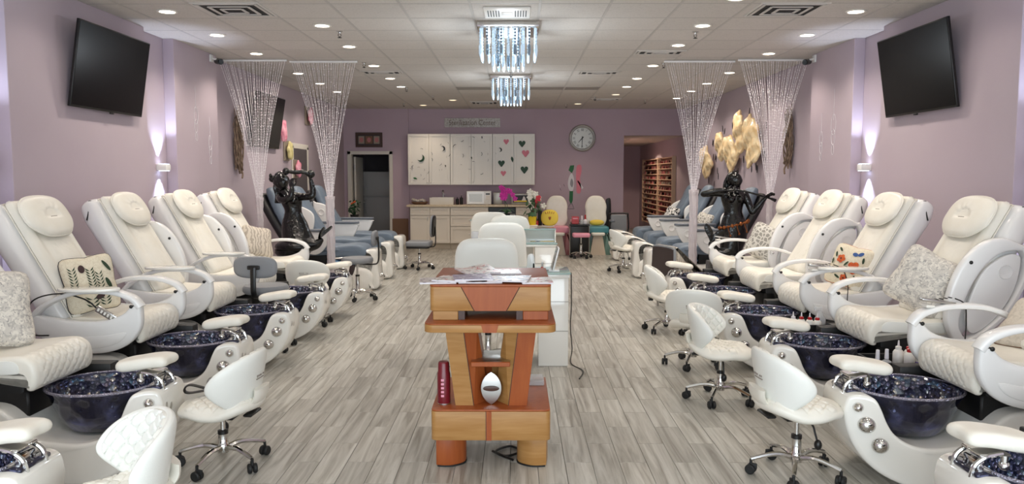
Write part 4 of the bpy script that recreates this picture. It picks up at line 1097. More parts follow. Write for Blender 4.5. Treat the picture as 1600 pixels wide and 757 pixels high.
g = G(); g.box((0, 0, .008), (.09, .12, .016), .005, 2); g.obj('stand', 'plastic_white', t)
g = G(); g.box((.012, 0, .11), (.016, .2, .2), .005, 2, rot=Matrix.Rotation(R(14), 4, 'Y')); g.obj('frame', 'plastic_white', t)
g = G(); g.box((.002, 0, .112), (.005, .19, .19), .002, 1, rot=Matrix.Rotation(R(14), 4, 'Y')); g.obj('mirror_glass', 'dark_gloss', t)
g = G(); g.slab(cat([(-.03, 0), (.03, 0), (.034, .06), (.022, .13), (-.026, .12), (-.034, .05)], 3, True), 'y', (.13, 6.66, .791), .02, .006, 2); tag(g.obj('nail_lamp', 'plastic_white'), 'small white nail lamp standing behind the polishes', 'lamp')
t = thing('raised_glass_shelf', 'raised white shelf with a glass top on the second desk', 'shelf', (.28, 9.45, .791))
g = G(); g.box((0, 0, .16), (.42, .22, .012), .003, 1); g.obj('glass_shelf', 'glass_top', t)
for s in (-1, 1):
    g = G(); g.box((s*.2, 0, .077), (.012, .2, .154), .002, 1); g.obj('shelf_side', 'gloss_white', t)
g = G(); g.box((0, .09, .077), (.39, .01, .15)); g.obj('shelf_back', 'gloss_white', t, smooth=False)
t = thing('glass_jar', 'clear glass jar of purple beads on the second desk', 'jar', (-.475, 9.3, .791))
g = G(); g.lathe([(.001, .0), (.055, .0), (.062, .01), (.062, .06), (.001, .061)], n=20); g.obj('beads', 'purple_jar', t)
g = G(); g.lathe([(.064, .002), (.066, .02), (.066, .13), (.062, .135), (.062, .062)], n=20, cap=False); g.obj('glass', 'clear_plastic', t)
g = G(); g.box((-.475, 9.3, .7885), (.16, .14, .004)); tag(g.obj('dark_mat', 'plastic_black', smooth=False), 'small black mat under the jar of purple beads', 'mat')
# wire hanging at the side of the nearest desk
g = G(); g.tube(cat([(.47, 6.5, .78), (.475, 6.52, .5), (.47, 6.55, .3), (.49, 6.6, .1), (.47, 6.45, .01), (.55, 6.2, .008), (.50, 5.95, .008)], 6), .005, 6); tag(g.obj('desk_cord', 'plastic_black'), 'thin dark cord running from the nearest desk down to the floor', 'cord')
# ------------------------------------------------------------------ blue pedicure chairs beyond the bead curtains
def c_tub(p):
    g = G(); g.slab(cat([(.28, .0), (.36, .10), (.33, .27), (.10, .34), (-.35, .36), (-.62, .36), (-.70, .2), (-.68, .0)], 5, True), 'y', (0, 0, 0), .27, .05, 4); return g.obj('tub', 'gloss_white', p)
def c_front(p):
    pr = [(.22, .02), (.34, .0), (.42, .03), (.445, .12), (.43, .30), (.425, .46), (.415, .545), (.36, .575), (.24, .56), (.10, .515), (.01, .455), (.0, .425), (.06, .43), (.18, .485), (.27, .495), (.315, .46), (.32, .36), (.27, .18)]
    g = G(); g.slab(cat(pr, 5, True), 'y', (0, 0, 0), .20, .035, 4); return g.obj('tub_front', 'gloss_white', p)
def c_band(p):
    g = G(); g.slab(cat([(.06, .36), (.12, .34), (.10, .24), (.02, .14), (-.06, .12), (.02, .22)], 4, True), 'y', (0, 0, 0), .276, .01, 2); return g.obj('tub_band', 'brown_shell', p)
def c_liner(p):
    g = G(); g.pad(lambda a, b: (-.02+a, b, .385+.02*math.sin(14*a+9*b)), sup(.30, .24, 4), .06, 10, 40, q=lambda a, b: .014*math.sin(40*a+55*b), p=6); return g.obj('tub_liner', 'blue_liner', p)
def c_knob(p):
    g = G()
    for y, z in ((-.10, .20),): g.tube(cat([(.43, y, z), (.475, y, z+.01), (.48, y, z-.05), (.46, y, z-.08)], 4), .014, 8); g.ball((.45, y, z), (.03, .03, .03))
    return g.obj('tap', 'chrome', p)
def c_seat(p):
    g = G(); g.slab(cat([(-.75, .50), (-.75, .60), (-.5, .635), (-.2, .63), (-.08, .60), (-.06, .54), (-.2, .50)], 5, True), 'y', (0, 0, 0), .26, .04, 4); return g.obj('seat', 'blue_vinyl', p)
def c_leg(p):
    g = G(); g.slab(cat([(-.26, .60), (-.12, .625), (-.02, .60), (.02, .52), (.0, .42), (-.06, .375), (-.20, .38), (-.27, .45)], 5, True), 'y', (0, 0, 0), .255, .04, 4); return g.obj('leg_cushion', 'blue_vinyl', p)
def c_leg2(p):
    g = G(); g.slab(cat([(-.26, .58), (-.08, .63), (.14, .64), (.25, .60), (.27, .51), (.20, .44), (.0, .47), (-.2, .47)], 5, True), 'y', (0, 0, 0), .255, .04, 4); return g.obj('leg_cushion', 'blue_vinyl', p)
def c_back(p):
    g = G(); rr = []
    for L, hw, th, n0 in cat([(-.02, .20, .03, .02), (.02, .235, .075, .03), (.2, .25, .085, .04), (.42, .255, .08, .04), (.60, .245, .075, .045), (.74, .22, .08, .06), (.86, .175, .07, .065), (.92, .12, .035, .055)], 5):
        rr.append([back_pt(L, hw*math.copysign(abs(math.cos(q))**.6, math.cos(q)), n0+th*math.copysign(abs(math.sin(q))**.7, math.sin(q))*(1 if math.sin(q) < 0 else 1-.25*math.exp(-((abs(hw*math.cos(q))-.13)/.03)**2)) ) for q in [2*math.pi*k/32 for k in range(32)]])
    g.rings(rr); return g.obj('backrest', 'blue_vinyl', p)
def c_shell(p):
    g = G(); rr = []
    for L, hw, th in cat([(-.15, .2, .03), (-.05, .26, .06), (.2, .285, .075), (.5, .285, .075), (.7, .265, .07), (.84, .21, .06), (.90, .15, .03)], 5):
        rr.append([back_pt(L, hw*math.copysign(abs(math.cos(q))**.6, math.cos(q)), -.075+th*math.copysign(abs(math.sin(q))**.7, math.sin(q))) for q in [2*math.pi*k/28 for k in range(28)]])
    g.rings(rr); return g.obj('back_shell', 'dark_shell', p)
def c_under(p):
    g = G(); g.box((-.50, 0, .43), (.42, .42, .16), .02, 2); return g.obj('lift_mechanism', 'black_satin', p)
def c_arm(p):
    g = G(); g.slab(cat([(-.50, .20), (-.52, .10), (-.42, -.02), (-.22, -.10), (-.10, -.09), (.0, .02), (.06, .15), (.07, .20), (-.2, .215)], 5, True), 'y', (0, 0, 0), .03, .014, 3); return g.obj('arm_plate', 'plastic_white', p)
def c_armtop(p):
    g = G(); g.slab(cat([(-.52, -.045), (-.2, -.055), (.04, -.05), (.085, 0), (.04, .05), (-.2, .055), (-.52, .045)], 4, True), 'z', (0, 0, .23), .017, .012, 3); return g.obj('arm_pad', 'arm_grey', p)
def c_disc(p):
    g = G(); g.lathe([(.055, -.01), (.055, .008), (.05, .012), (.045, .008), (.001, .008)], n=20, M=Matrix.Translation((-.12, -.03, .09)) @ Matrix.Rotation(R(90), 4, 'X')); return g.obj('arm_disc', 'plastic_white', p)
def blue_chair(lb, x, y, sx, up=1):
    t = thing('blue_pedicure_chair', lb, 'pedicure chair', (x, y, 0), 0, 'blue pedicure chairs', (sx, 1, 1))
    for nm, fn in (('tub', c_tub), ('tub_front', c_front), ('tub_band', c_band), ('tub_liner', c_liner), ('tap', c_knob), ('seat', c_seat), ('leg_cushion', c_leg2 if sx > 0 else c_leg), ('backrest', c_back), ('back_shell', c_shell), ('lift_mechanism', c_under)):
        share(nm, fn.__name__, t, fn)
    for s in (-1, 1):
        a = sub('armrest', t, (-.25, s*.315, .62)); a.scale = (1, -s, 1)
        if s == up: a.rotation_euler = (0, R(-100), 0); a.location = (-.86, s*.315, 1.12)
        for nm, fn in (('arm_plate', c_arm), ('arm_pad', c_armtop), ('arm_disc', c_disc)): share(nm, fn.__name__, a, fn)
for k, y in enumerate((10.90, 12.08, 13.35)):
    blue_chair('blue-grey pedicure chair with a white tub, %s in the left row' % ('right behind the black mermaid', 'second behind the bead curtains', 'farthest')[k], -2.36, y, 1, (1, -1, -1)[k])
for k, y in enumerate((11.0, 12.2, 13.45, 14.7)):
    blue_chair('blue-grey pedicure chair with white arms, %s in the right row' % ('right behind the flute statue', 'second behind the bead curtains', 'third behind the bead curtains', 'farthest, nearest the hall')[k], 2.28, y, -1)
# brown-backed low chair beside the right bead tail
t = thing('brown_back_chair', 'low chair with a dark brown back shell and patterned cushion by the right bead tail', 'chair', (1.93, 9.30, 0), R(20))
g = G(); g.slab(cat([(-.23, 0), (-.24, .40), (-.20, .47), (.20, .47), (.24, .40), (.23, 0)], 5, True), 'x', (-.16, 0, .27), .014, .01, 3); g.obj('back_shell', 'brown_shell', t)
g = G(); g.tube(cat([(-.155, -.235, .28), (-.155, -.245, .67), (-.155, -.2, .742), (-.155, 0, .75), (-.155, .2, .742), (-.155, .245, .67), (-.155, .235, .28)], 6), .018, 8); g.obj('back_rim', 'grey_vinyl', t)
g = G(); g.slab(cat([(-.13, .72), (-.08, .73), (.20, .42), (.42, .33), (.42, .27), (.1, .28), (-.13, .34)], 5, True), 'y', (0, 0, 0), .22, .03, 3); g.obj('cushion', 'fab_damask', t)
g = G()
for sx in (-.12, .36):
    for sy in (-.19, .19): g.cyl((sx, sy, 0), (sx, sy, .28), .014, n=8)
g.box((.12, 0, .26), (.5, .4, .03)); g.obj('frame', 'chrome_soft', t)

# ------------------------------------------------------------------ black statues
def figure(torso, limbs, hands, m, par, vox=.0065):
    """one continuous body: elliptical torso rings, tapering limbs and hands fused by a voxel remesh"""
    g = G()
    T = cat(torso, 5); g.rings([[V((x+rx*math.cos(q), y+ry*math.sin(q), z)) for q in [2*math.pi*k/28 for k in range(28)]] for x, y, z, rx, ry in T])
    for L in limbs:
        C = cat(L, 6); g.tube([c[:3] for c in C], [c[3] for c in C], 14)
        for c in (C[0], C[-1]): g.ball(c[:3], (c[3]*.98,)*3, 12, 8)
    for wrist, fwd, curl, s in hands:
        p = V(wrist); f = V(fwd).normalized(); c = V(curl); c = (c-f*c.dot(f)).normalized(); side = f.cross(c)
        palm = p+f*.045*s
        M = Matrix(((f.x, side.x, c.x, palm.x), (f.y, side.y, c.y, palm.y), (f.z, side.z, c.z, palm.z), (0, 0, 0, 1)))
        g.ball((0, 0, 0), (.05*s, .04*s, .018*s), 14, 8, rot=M)
        for off, ln in ((-.030, .060), (-.010, .074), (.010, .070), (.029, .054)):
            a = palm+side*off*s+f*.03*s; b_ = a+f*ln*.45*s+c*.010*s; d = b_+f*ln*.22*s+c*ln*.40*s
            g.tube([a, b_, d], [.0105*s, .0098*s, .0075*s], 8); g.ball(d, (.0078*s,)*3, 8, 6)
        a = p+f*.025*s-side*.030*s; b_ = a+f*.03*s-side*.022*s+c*.012*s; d = b_+f*.024*s+c*.016*s
        g.tube([a, b_, d], [.013*s, .0115*s, .0085*s], 8); g.ball(d, (.0088*s,)*3, 8, 6)
    o = g.obj('body', m, par)
    r = o.modifiers.new('fuse', 'REMESH'); r.mode = 'VOXEL'; r.voxel_size = vox; r.use_smooth_shade = True
    q = o.modifiers.new('soften', 'SMOOTH'); q.factor = .6; q.iterations = 4
    return o
def head(par, c, r, face, m):
    """head with brow, nose, lips and chin; face = unit direction it looks in"""
    f = V(face).normalized(); side = V((0, 0, 1)).cross(f).normalized(); up = f.cross(side)
    Mx = Matrix((( f.x, side.x, up.x, c[0]), (f.y, side.y, up.y, c[1]), (f.z, side.z, up.z, c[2]), (0, 0, 0, 1)))
    g = G(); g.ball((0, 0, .0), (r*.88, r*.74, r*1.05), 20, 14)
    for v in g.bm.verts:
        x, y, z = v.co
        if x > 0:
            z_ = z/r
            x += r*(.17*math.exp(-(y/(.12*r))**2-((z_+.10)/.20)**2)+.05*math.exp(-(y/(.28*r))**2-((z_+.50)/.10)**2)+.07*math.exp(-(y/(.3*r))**2-((z_+.82)/.18)**2)-.07*math.exp(-((abs(y)-.3*r)/(.14*r))**2-((z_-.08)/.10)**2)+.05*math.exp(-((z_-.30)/.14)**2))
        if z < -.3*r: y *= 1-.28*ss(-.3, -1.0, z/r)
        v.co = (x, y, z)
    for s in (-1, 1): g.ball((-.05*r, s*.74*r, -.05*r), (.14*r, .06*r, .22*r), 8, 6)
    o = g.obj('head', m, par); o.matrix_local = Mx
    g = G(); g.ball((-.16*r, 0, .14*r), (r*.95, r*.88, r*1.05), 18, 12)
    for v in g.bm.verts:
        if v.co.x > .30*r and v.co.z < .62*r: v.co.x = .30*r
        v.co += V((0, 0, 0))+.05*r*V((math.sin(v.co.z*60), math.sin(v.co.x*50+v.co.z*40), 0))
    h = g.obj('hair', m, par); h.matrix_local = Mx
    return Mx
# left: mermaid raising a horn
t = thing('mermaid_statue', 'glossy black mermaid statue raising her arms with a shell horn behind the white chairs', 'statue', (-2.80, 9.62, 0))
figure([(.12, -.07, .70, .19, .15), (.09, -.05, .80, .20, .16), (.05, -.02, .92, .175, .14), (.03, 0, 1.02, .155, .125), (.02, 0, 1.10, .12, .10), (.015, 0, 1.17, .105, .088), (.0, 0, 1.25, .125, .095), (-.015, -.005, 1.32, .14, .095), (-.03, -.01, 1.37, .12, .075), (-.06, -.015, 1.41, .06, .055), (-.09, -.02, 1.45, .048, .048), (-.10, -.02, 1.49, .045, .045)],
       [[(.05, -.02, 1.345, .055), (.13, -.04, 1.34, .048), (.26, -.08, 1.345, .042), (.29, -.08, 1.385, .038), (.285, -.08, 1.46, .034), (.27, -.085, 1.54, .027)],
        [(-.13, -.04, 1.335, .055), (-.09, -.13, 1.31, .045), (.0, -.20, 1.31, .040), (.055, -.21, 1.36, .036), (.065, -.20, 1.45, .028)],
        [(.10, -.07, .76, .13), (.22, -.09, .75, .10), (.32, -.10, .755, .065), (.38, -.10, .80, .035)],
        [(-.06, -.075, 1.30, .045), (-.055, -.10, 1.295, .043)], [(.045, -.075, 1.30, .045), (.05, -.10, 1.295, .043)]],
       [((.265, -.09, 1.54), (-.1, -.15, 1), (-1, -.2, 0), 1.0), ((.065, -.20, 1.45), (-.1, .1, 1), (.3, .8, 0), 1.0)], 'statue_black', t)
head(t, (-.11, -.03, 1.53), .112, (.55, -.75, .35), 'statue_black')
g = G()
for k in range(7): g.tube(cat([(-.17+.01*k, .05, 1.56), (-.22+.014*k, .06+.01*math.sin(k), 1.46), (-.20+.02*k, .05, 1.36), (-.22+.02*k, .07, 1.26)], 5), [.034-.0012*i for i in range(16)], 8)
g.ball((-.225, .0, 1.56), (.055, .05, .045), 10, 8); g.ball((-.25, -.02, 1.60), (.02, .02, .03), 8, 6); g.obj('hair_lock', 'statue_black', t)
g = G(); hp = cat([(.27, -.10, 1.60), (.20, -.13, 1.645), (.10, -.14, 1.645), (.0, -.14, 1.655)], 5); g.tube(hp, [.024+.003*abs(math.sin(i*.9)) for i in range(len(hp))], 10); g.ball((-.02, -.14, 1.655), (.045, .045, .045), 12, 8); g.ball((.275, -.10, 1.62), (.05, .05, .05), 12, 8); g.obj('shell_horn', 'statue_black', t)
g = G()
for s in (-1, 1): g.slab(cat([(0, 0), (.05, .06*s), (.14, .13*s), (.20, .12*s), (.16, .05*s), (.09, .0)], 4, True), 'z', (0, 0, 0), .012, .008, 2)
o = g.obj('tail_fin', 'statue_black', t); o.location = (.35, -.09, .82); o.rotation_euler = (0, R(-50), R(-10))
g = G(); g.lathe([(.22, .0), (.24, .02), (.20, .06), (.17, .12), (.16, .50), (.19, .60), (.22, .64), (.22, .68), (.001, .68)], n=24); g.ball((.05, -.04, .72), (.26, .2, .10), 18, 10); g.obj('pedestal', 'statue_black', t)
# right: figure with a flute across the shoulders
t = thing('flute_statue', 'glossy black mermaid statue holding a flute across her shoulders with a bronze belt', 'statue', (2.70, 9.55, 0))
figure([(-.04, -.02, .62, .12, .11), (-.02, -.01, .72, .145, .12), (.0, 0, .84, .165, .13), (0, 0, .95, .17, .13), (0, 0, 1.04, .15, .115), (-.005, 0, 1.12, .12, .095), (-.01, 0, 1.18, .112, .09), (-.015, 0, 1.27, .135, .098), (-.01, 0, 1.34, .155, .095), (-.005, 0, 1.39, .14, .075), (0, 0, 1.43, .065, .058), (0, -.005, 1.47, .048, .048), (0, -.01, 1.51, .046, .046)],
       [[(-.12, 0, 1.385, .055), (-.24, -.02, 1.39, .046), (-.385, -.05, 1.375, .040), (-.37, -.08, 1.385, .037), (-.27, -.11, 1.415, .033), (-.15, -.13, 1.43, .026)],
        [(.12, 0, 1.375, .055), (.16, -.02, 1.29, .046), (.205, -.05, 1.165, .041), (.225, -.06, 1.165, .039), (.28, -.085, 1.24, .034), (.34, -.11, 1.32, .026)],
        [(-.03, -.02, .68, .11), (-.12, -.05, .63, .09), (-.22, -.06, .66, .065), (-.285, -.06, .76, .04)],
        [(-.065, -.075, 1.32, .046), (-.065, -.10, 1.315, .043)], [(.05, -.075, 1.32, .046), (.05, -.10, 1.315, .043)]],
       [((-.14, -.13, 1.43), (1, -.1, .1), (0, -.4, .9), .95), ((.345, -.115, 1.325), (.7, -.1, .6), (0, -.5, -.8), .95)], 'statue_black', t)
head(t, (.0, -.015, 1.545), .095, (.75, -.6, .0), 'statue_black')
g = G()
for k in range(9): g.tube(cat([(-.06+.012*k, .03, 1.60), (-.10+.02*k, .045, 1.52), (-.11+.022*k, .05, 1.44), (-.09+.02*k, .06, 1.36)], 5), [.03-.001*i for i in range(16)], 8)
g.obj('hair_lock', 'statue_black', t)
g = G()
for k in range(5): g.tube([(-.03+.015*k, -.02, 1.635), (-.035+.018*k, -.025, 1.665+.012*(k % 2))], .006, 6)
g.obj('hair_ornament', 'statue_black', t)
g = G(); g.tube(cat([(-.02, -.10, 1.435), (.12, -.13, 1.405), (.28, -.14, 1.36), (.40, -.13, 1.325), (.47, -.12, 1.30)], 4), [.012]*13+[.016, .018, .021, .022], 10); g.obj('flute', 'statue_black', t)
g = G(); pts = [(.178*math.sin(a), -.138*math.cos(a), 1.0+.045*math.sin(a)) for a in [R(-85+17*k) for k in range(11)]]
for k, q in enumerate(pts): g.ball(q, (.022, .014, .018 if k % 2 else .026), 8, 6)
g.tube(pts, .008, 6)
for k in (3, 5, 7):
    x, y, z = pts[k]; g.tube(cat([(x, y, z), (x+.01, y-.008, z-.05), (x+.03, y-.004, z-.10)], 4), .006, 6); g.ball((x+.03, y-.006, z-.11), (.014, .01, .014), 8, 6)
g.obj('belt', 'bronze', t)
g = G()
for s in (-1, 1): g.slab(cat([(0, 0), (.06, .05*s), (.15, .13*s), (.22, .13*s), (.19, .06*s), (.11, .0)], 4, True), 'z', (0, 0, 0), .014, .008, 2)
o = g.obj('tail_fin', 'statue_black', t); o.location = (-.29, -.06, .77); o.rotation_euler = (R(90), R(-75), 0)
g = G(); g.box((-.12, -.02, .27), (.36, .34, .54), .01, 2); g.ball((-.04, -.02, .58), (.2, .16, .10), 14, 8); g.obj('pedestal', 'statue_black', t)

# ------------------------------------------------------------------ bead curtains
def curtain(lb, x0, x1, y, tie, zb, n=30, tailr=.05):
    t = thing('bead_curtain', lb, 'bead curtain', (0, 0, 0), 0, 'crystal bead curtains'); t.location = ((x0+x1)/2, y, CZ); ox, oy, oz = (x0+x1)/2, y, CZ
    g = G(); g.box((0, 0, -.02), (x1-x0+.06, .03, .025), .004, 1); g.obj('rail', 'plastic_white', t)
    rnd = random.Random(int(x0*100)); sr = G()
    def octa(g, c, r, h):
        q = [g.bm.verts.new(V(c)+V(d)) for d in ((r, 0, 0), (0, r, 0), (-r, 0, 0), (0, -r, 0), (0, 0, h), (0, 0, -h))]
        for i in range(4): g.bm.faces.new((q[i], q[(i+1) % 4], q[4])); g.bm.faces.new((q[(i+1) % 4], q[i], q[5]))
    for k in range(n):
        u = k/(n-1); xa = x0+(x1-x0)*u-ox; xb = tie[0]+(u-.5)*.07-ox; za = -.03; zbm = tie[1]-oz; dy = rnd.uniform(-.03, .03)
        P = []
        for i in range(11):
            f = i/10; P.append((xa+(xb-xa)*(f+.10*math.sin(math.pi*f)*(1 if abs(u-.5) > .1 else .6)), dy*(1-f)+.02*math.sin(k*2.3)*f, za+(zbm-za)*f))
        sr.tube(P, .0018, 4, cap=False)
        for i in range(10):
            a, b = V(P[i]), V(P[i+1])
            for j in range(5):
                q = a.lerp(b, (j+rnd.random()*.6)/5); r = .0042+.0040*rnd.random()**4; octa(sr, q, r, r*1.5)
    s = sr.obj('bead_strands', 'bead', t, smooth=False); s['kind'] = 'stuff'
    g = G(); h = tie[1]-zb; prof = []
    for i in range(41):
        f = i/40; prof.append((tailr*(1+.25*math.exp(-f*12))*(1+.05*math.sin(i*2.1)), tie[1]-oz+.02-h*f))
    g.lathe(prof, (tie[0]-ox, 0, 0), n=22)
    for v in g.bm.verts:
        a = math.atan2(v.co.y, v.co.x-(tie[0]-ox)); v.co.x += .006*math.cos(7*a+v.co.z*9)*math.cos(a); v.co.y += .006*math.cos(7*a+v.co.z*9)*math.sin(a)
    s2 = g.obj('bead_tail', 'tail_bead', t); s2['kind'] = 'stuff'
    g = G(); g.lathe([(tailr*.9, -.012), (tailr*1.2, -.006), (tailr*1.2, .006), (tailr*.9, .012)], (tie[0]-ox, 0, tie[1]-oz), n=16); g.obj('tie_band', 'bead', t)
curtain('crystal bead curtain by the left wall, gathered behind the white chairs', -3.80, -2.96, 10.0, (-3.33, 1.30), .10, 27, .04)
curtain('crystal bead curtain of the left pair standing nearer the aisle', -2.90, -2.08, 10.12, (-2.44, 1.31), .03, 27, .05)
curtain('crystal bead curtain of the right pair standing nearer the aisle', 1.94, 2.80, 10.12, (2.33, 1.40), .03, 27, .05)
curtain('crystal bead curtain by the right wall, gathered behind the white chairs', 2.86, 3.72, 10.0, (3.29, 1.35), .10, 27, .04)

# ------------------------------------------------------------------ things on the side walls
def television(lb, x, y, z, sx, wd, ht, tilt, grp='wall televisions'):
    t = thing('television', lb, 'television', (x, y, z), 0, grp, (sx, 1, 1))
    pv = Matrix.Rotation(R(tilt), 4, 'Y')
    g = G(); g.box((.10, 0, 0), (.026, wd, ht), .005, 2, rot=pv); g.obj('cabinet', 'tv_bezel', t)
    g = G(); g.box(V((.10, 0, 0))+pv @ V((.0135, 0, .004)), (.003, wd-.02, ht-.03), rot=pv); g.obj('screen', 'tv_screen', t, smooth=False)
    g = G(); g.box(V((.10, 0, 0))+pv @ V((.01, .05, -ht/2-.008)), (.016, .06, .016), .004, 1, rot=pv); g.obj('sensor', 'tv_bezel', t)
    g = G(); g.box((.03, 0, 0), (.06, .3, .25), .004, 1); g.box((.005, 0, 0), (.01, .45, .4)); g.obj('wall_bracket', 'plastic_black', t)
television('large black wall television on the left wall, tilted down', PL+.004, 7.01, 2.53, 1, 1.22, .72, 9)
television('large black wall television on the right wall, tilted down', PR-.004, 7.01, 2.53, -1, 1.22, .74, 9)
television('black wall television behind the left bead curtain', XL, 11.75, 2.42, 1, 1.35, .80, 9)
def plaque(lb, x, y, z, sx, m, plate=True, s=1., tw=0.):
    t = thing('shell_plaque', lb, 'wall decor', (x, y, z), 0, 'shell plaques on the left wall', (sx, 1, 1))
    if plate: g = G(); g.box((.012, 0, 0), (.024, .30*s, .34*s), .004, 1); g.obj('plate', 'plaque', t)
    def S(a, b): return (.05+.03*math.cos(a*9)-.2*a*a, a, b)
    def out(phi):
        c, s_ = math.cos(phi), math.sin(phi); r = 1+.10*math.cos(6*phi+tw); return (.11*s*c*r, .15*s*s_*r)
    g = G(); g.pad(S, out, .07, 10, 48, q=lambda a, b: .010*math.sin(60*a+20*b+tw), p=3); g.obj('shell', m, t)
plaque('pink shell ornament beside the television behind the beads', XL, 12.62, 2.33, 1, 'pink_shell', False, 1.2)
plaque('cream shell on a grey square plaque on the left wall', XL, 12.95, 2.02, 1, 'cream_shell', True, 1., 1)
plaque('pink shell on a grey plaque above the mermaid', XL, 13.42, 1.72, 1, 'pink_shell', True, .95, 2)
plaque('pink and red shell on a plaque high on the left wall behind the beads', XL, 14.3, 2.70, 1, 'pink_shell', True, 1., 3)
def gold(lb, y, z, a, b, rot):
    t = thing('gold_shell', lb, 'wall decor', (XR_, y, z), 0, 'gold shells on the right wall', (-1, 1, 1))
    def S(u, v):
        c, s_ = math.cos(rot), math.sin(rot); y_, z_ = u*c-v*s_, u*s_+v*c
        return (.105+.04*math.cos(u*6)+.03*math.sin(v*9), y_, z_)
    def out(phi):
        c, s_ = math.cos(phi), math.sin(phi); r = 1+.09*math.cos(5*phi+y)+.05*math.cos(9*phi); return (1.3*a*c*r, .95*b*s_*r)
    g = G(); g.pad(S, out, .13, 14, 56, q=lambda u, v: .016*math.sin(26*v+14*u)+.010*math.sin(60*u), p=3); g.obj('shell', 'gold_shell', t)
for lb, y, z, a, b, r_ in (('gold shell lowest and farthest, partly behind the beads', 14.95, 1.86, .22, .32, -.15), ('slim gold shell second from the back wall end', 13.85, 2.13, .15, .26, -.1), ('gold shell just above the flute statue head', 13.25, 1.98, .2, .33, -.3), ('tall gold shell at the top of the group', 12.72, 2.28, .16, .38, .12), ('largest gold shell, nearest the camera', 12.1, 2.14, .24, .42, -.1)):
    gold('crumpled ' + lb, y, z, a, b, r_)
rn = random.Random(4)
for k in range(34):
    y = rn.uniform(11.6, 15.2); z = 1.75+(15.2-y)*.11+rn.uniform(-.45, .65)
    g = G(); g.slab(cat([(0, -.06), (.014, 0), (0, .06), (-.014, 0)], 4, True), 'x', (0, 0, 0), .004, .002, 1)
    o = g.obj('wall_feather', 'paint_black'); o.location = (XR_-.006, y, z); o.rotation_euler = (rn.uniform(-.3, .5), 0, 0)
    tag(o, 'tiny black leaf stuck on the wall among the gold shells', 'wall decor', 'black leaves around the gold shells')
def twigs(lb, x, y, sx, z0, z1, sd):
    t = thing('twig_bundle', lb, 'wall decor', (x, y, z0), 0, 'twig bundles', (sx, 1, 1)); rn = random.Random(sd); H = z1-z0
    for k in range(26):
        u = rn.uniform(-1, 1); ph = rn.uniform(0, 6); g = G(); L = H*rn.uniform(.6, 1)
        P = [(.04+.03*rn.random()+.02*math.sin(f*5+ph), u*(.04+.10*math.sin(math.pi*min(1, f*.75+.12)))+.02*math.sin(f*9+ph), L*f+(H-L)*rn.random()*.02+(H-L)*.4) for f in [i/8 for i in range(9)]]
        g.tube(P, [.010*(1-.06*i) for i in range(9)], 5); g.obj('twig', 'twig', t)
    g = G(); g.tube(cat([(.03, -.05, .12), (.08, 0, .11), (.03, .05, .12), (.06, .09, .02), (.08, .02, -.05)], 5), .012, 6); g.obj('binding', 'twig', t)
twigs('twig bundle wall ornament behind the left bead curtain', XL, 10.62, 1, 1.62, 2.58, 3); twigs('twig bundle wall ornament behind the right bead curtain', XR_, 10.68, -1, 1.68, 2.60, 5)
# faint glitter ornaments on the pilasters
def glitter(lb, x, y, z, sx, s):
    t = thing('glitter_decal', lb, 'wall decal', (x, y, z), 0, 'faint glitter decals', (sx, 1, 1))
    for k in range(3):
        g = G(); r = (.10-.025*k)*s
        g.tube([(.003, .55*r*math.sin(a), .16*s-.12*s*k-r*(math.cos(a))) for a in [2*math.pi*i/20 for i in range(21)]], .0025, 4, cap=False); g.obj('loop', 'paint_white', t)
    g = G(); g.tube([(.003, 0, .2*s), (.003, 0, .5*s)], .002, 4); g.obj('string', 'paint_white', t)
glitter('faint glitter ornament high on the left pilaster', PL, 9.05, 2.14, 1, 1.); glitter('faint glitter ornament lower on the left pilaster', PL, 9.45, 1.86, 1, .9)
glitter('faint glitter ornament on the right pilaster, upper', PR, 9.0, 2.0, -1, 1.2); glitter('faint glitter ornament on the right pilaster, lower', PR, 9.35, 1.9, -1, .9)
def camera_dome(lb, x, y, sx):
    t = thing('security_camera', lb, 'camera', (x, y, CZ-.06), 0, 'security cameras', (sx, 1, 1))
    g = G(); g.box((.012, 0, 0), (.024, .09, .09), .008, 2); g.cyl((.02, 0, 0), (.09, -.03, -.02), .013, n=8); g.obj('mount', 'plastic_white', t)
    g = G(); g.cyl((.07, .02, -.03), (.15, -.07, -.05), .036, n=16); g.obj('housing', 'plastic_black', t)
    g = G(); g.cyl((.149, -.07, -.0497), (.157, -.079, -.0518), .03, .028, n=16); g.obj('lens', 'tv_screen', t)
camera_dome('black bullet security camera at the top of the left wall before the beads', PL, 9.55, 1); camera_dome('black bullet security camera at the top of the right wall before the beads', PR, 9.62, -1)
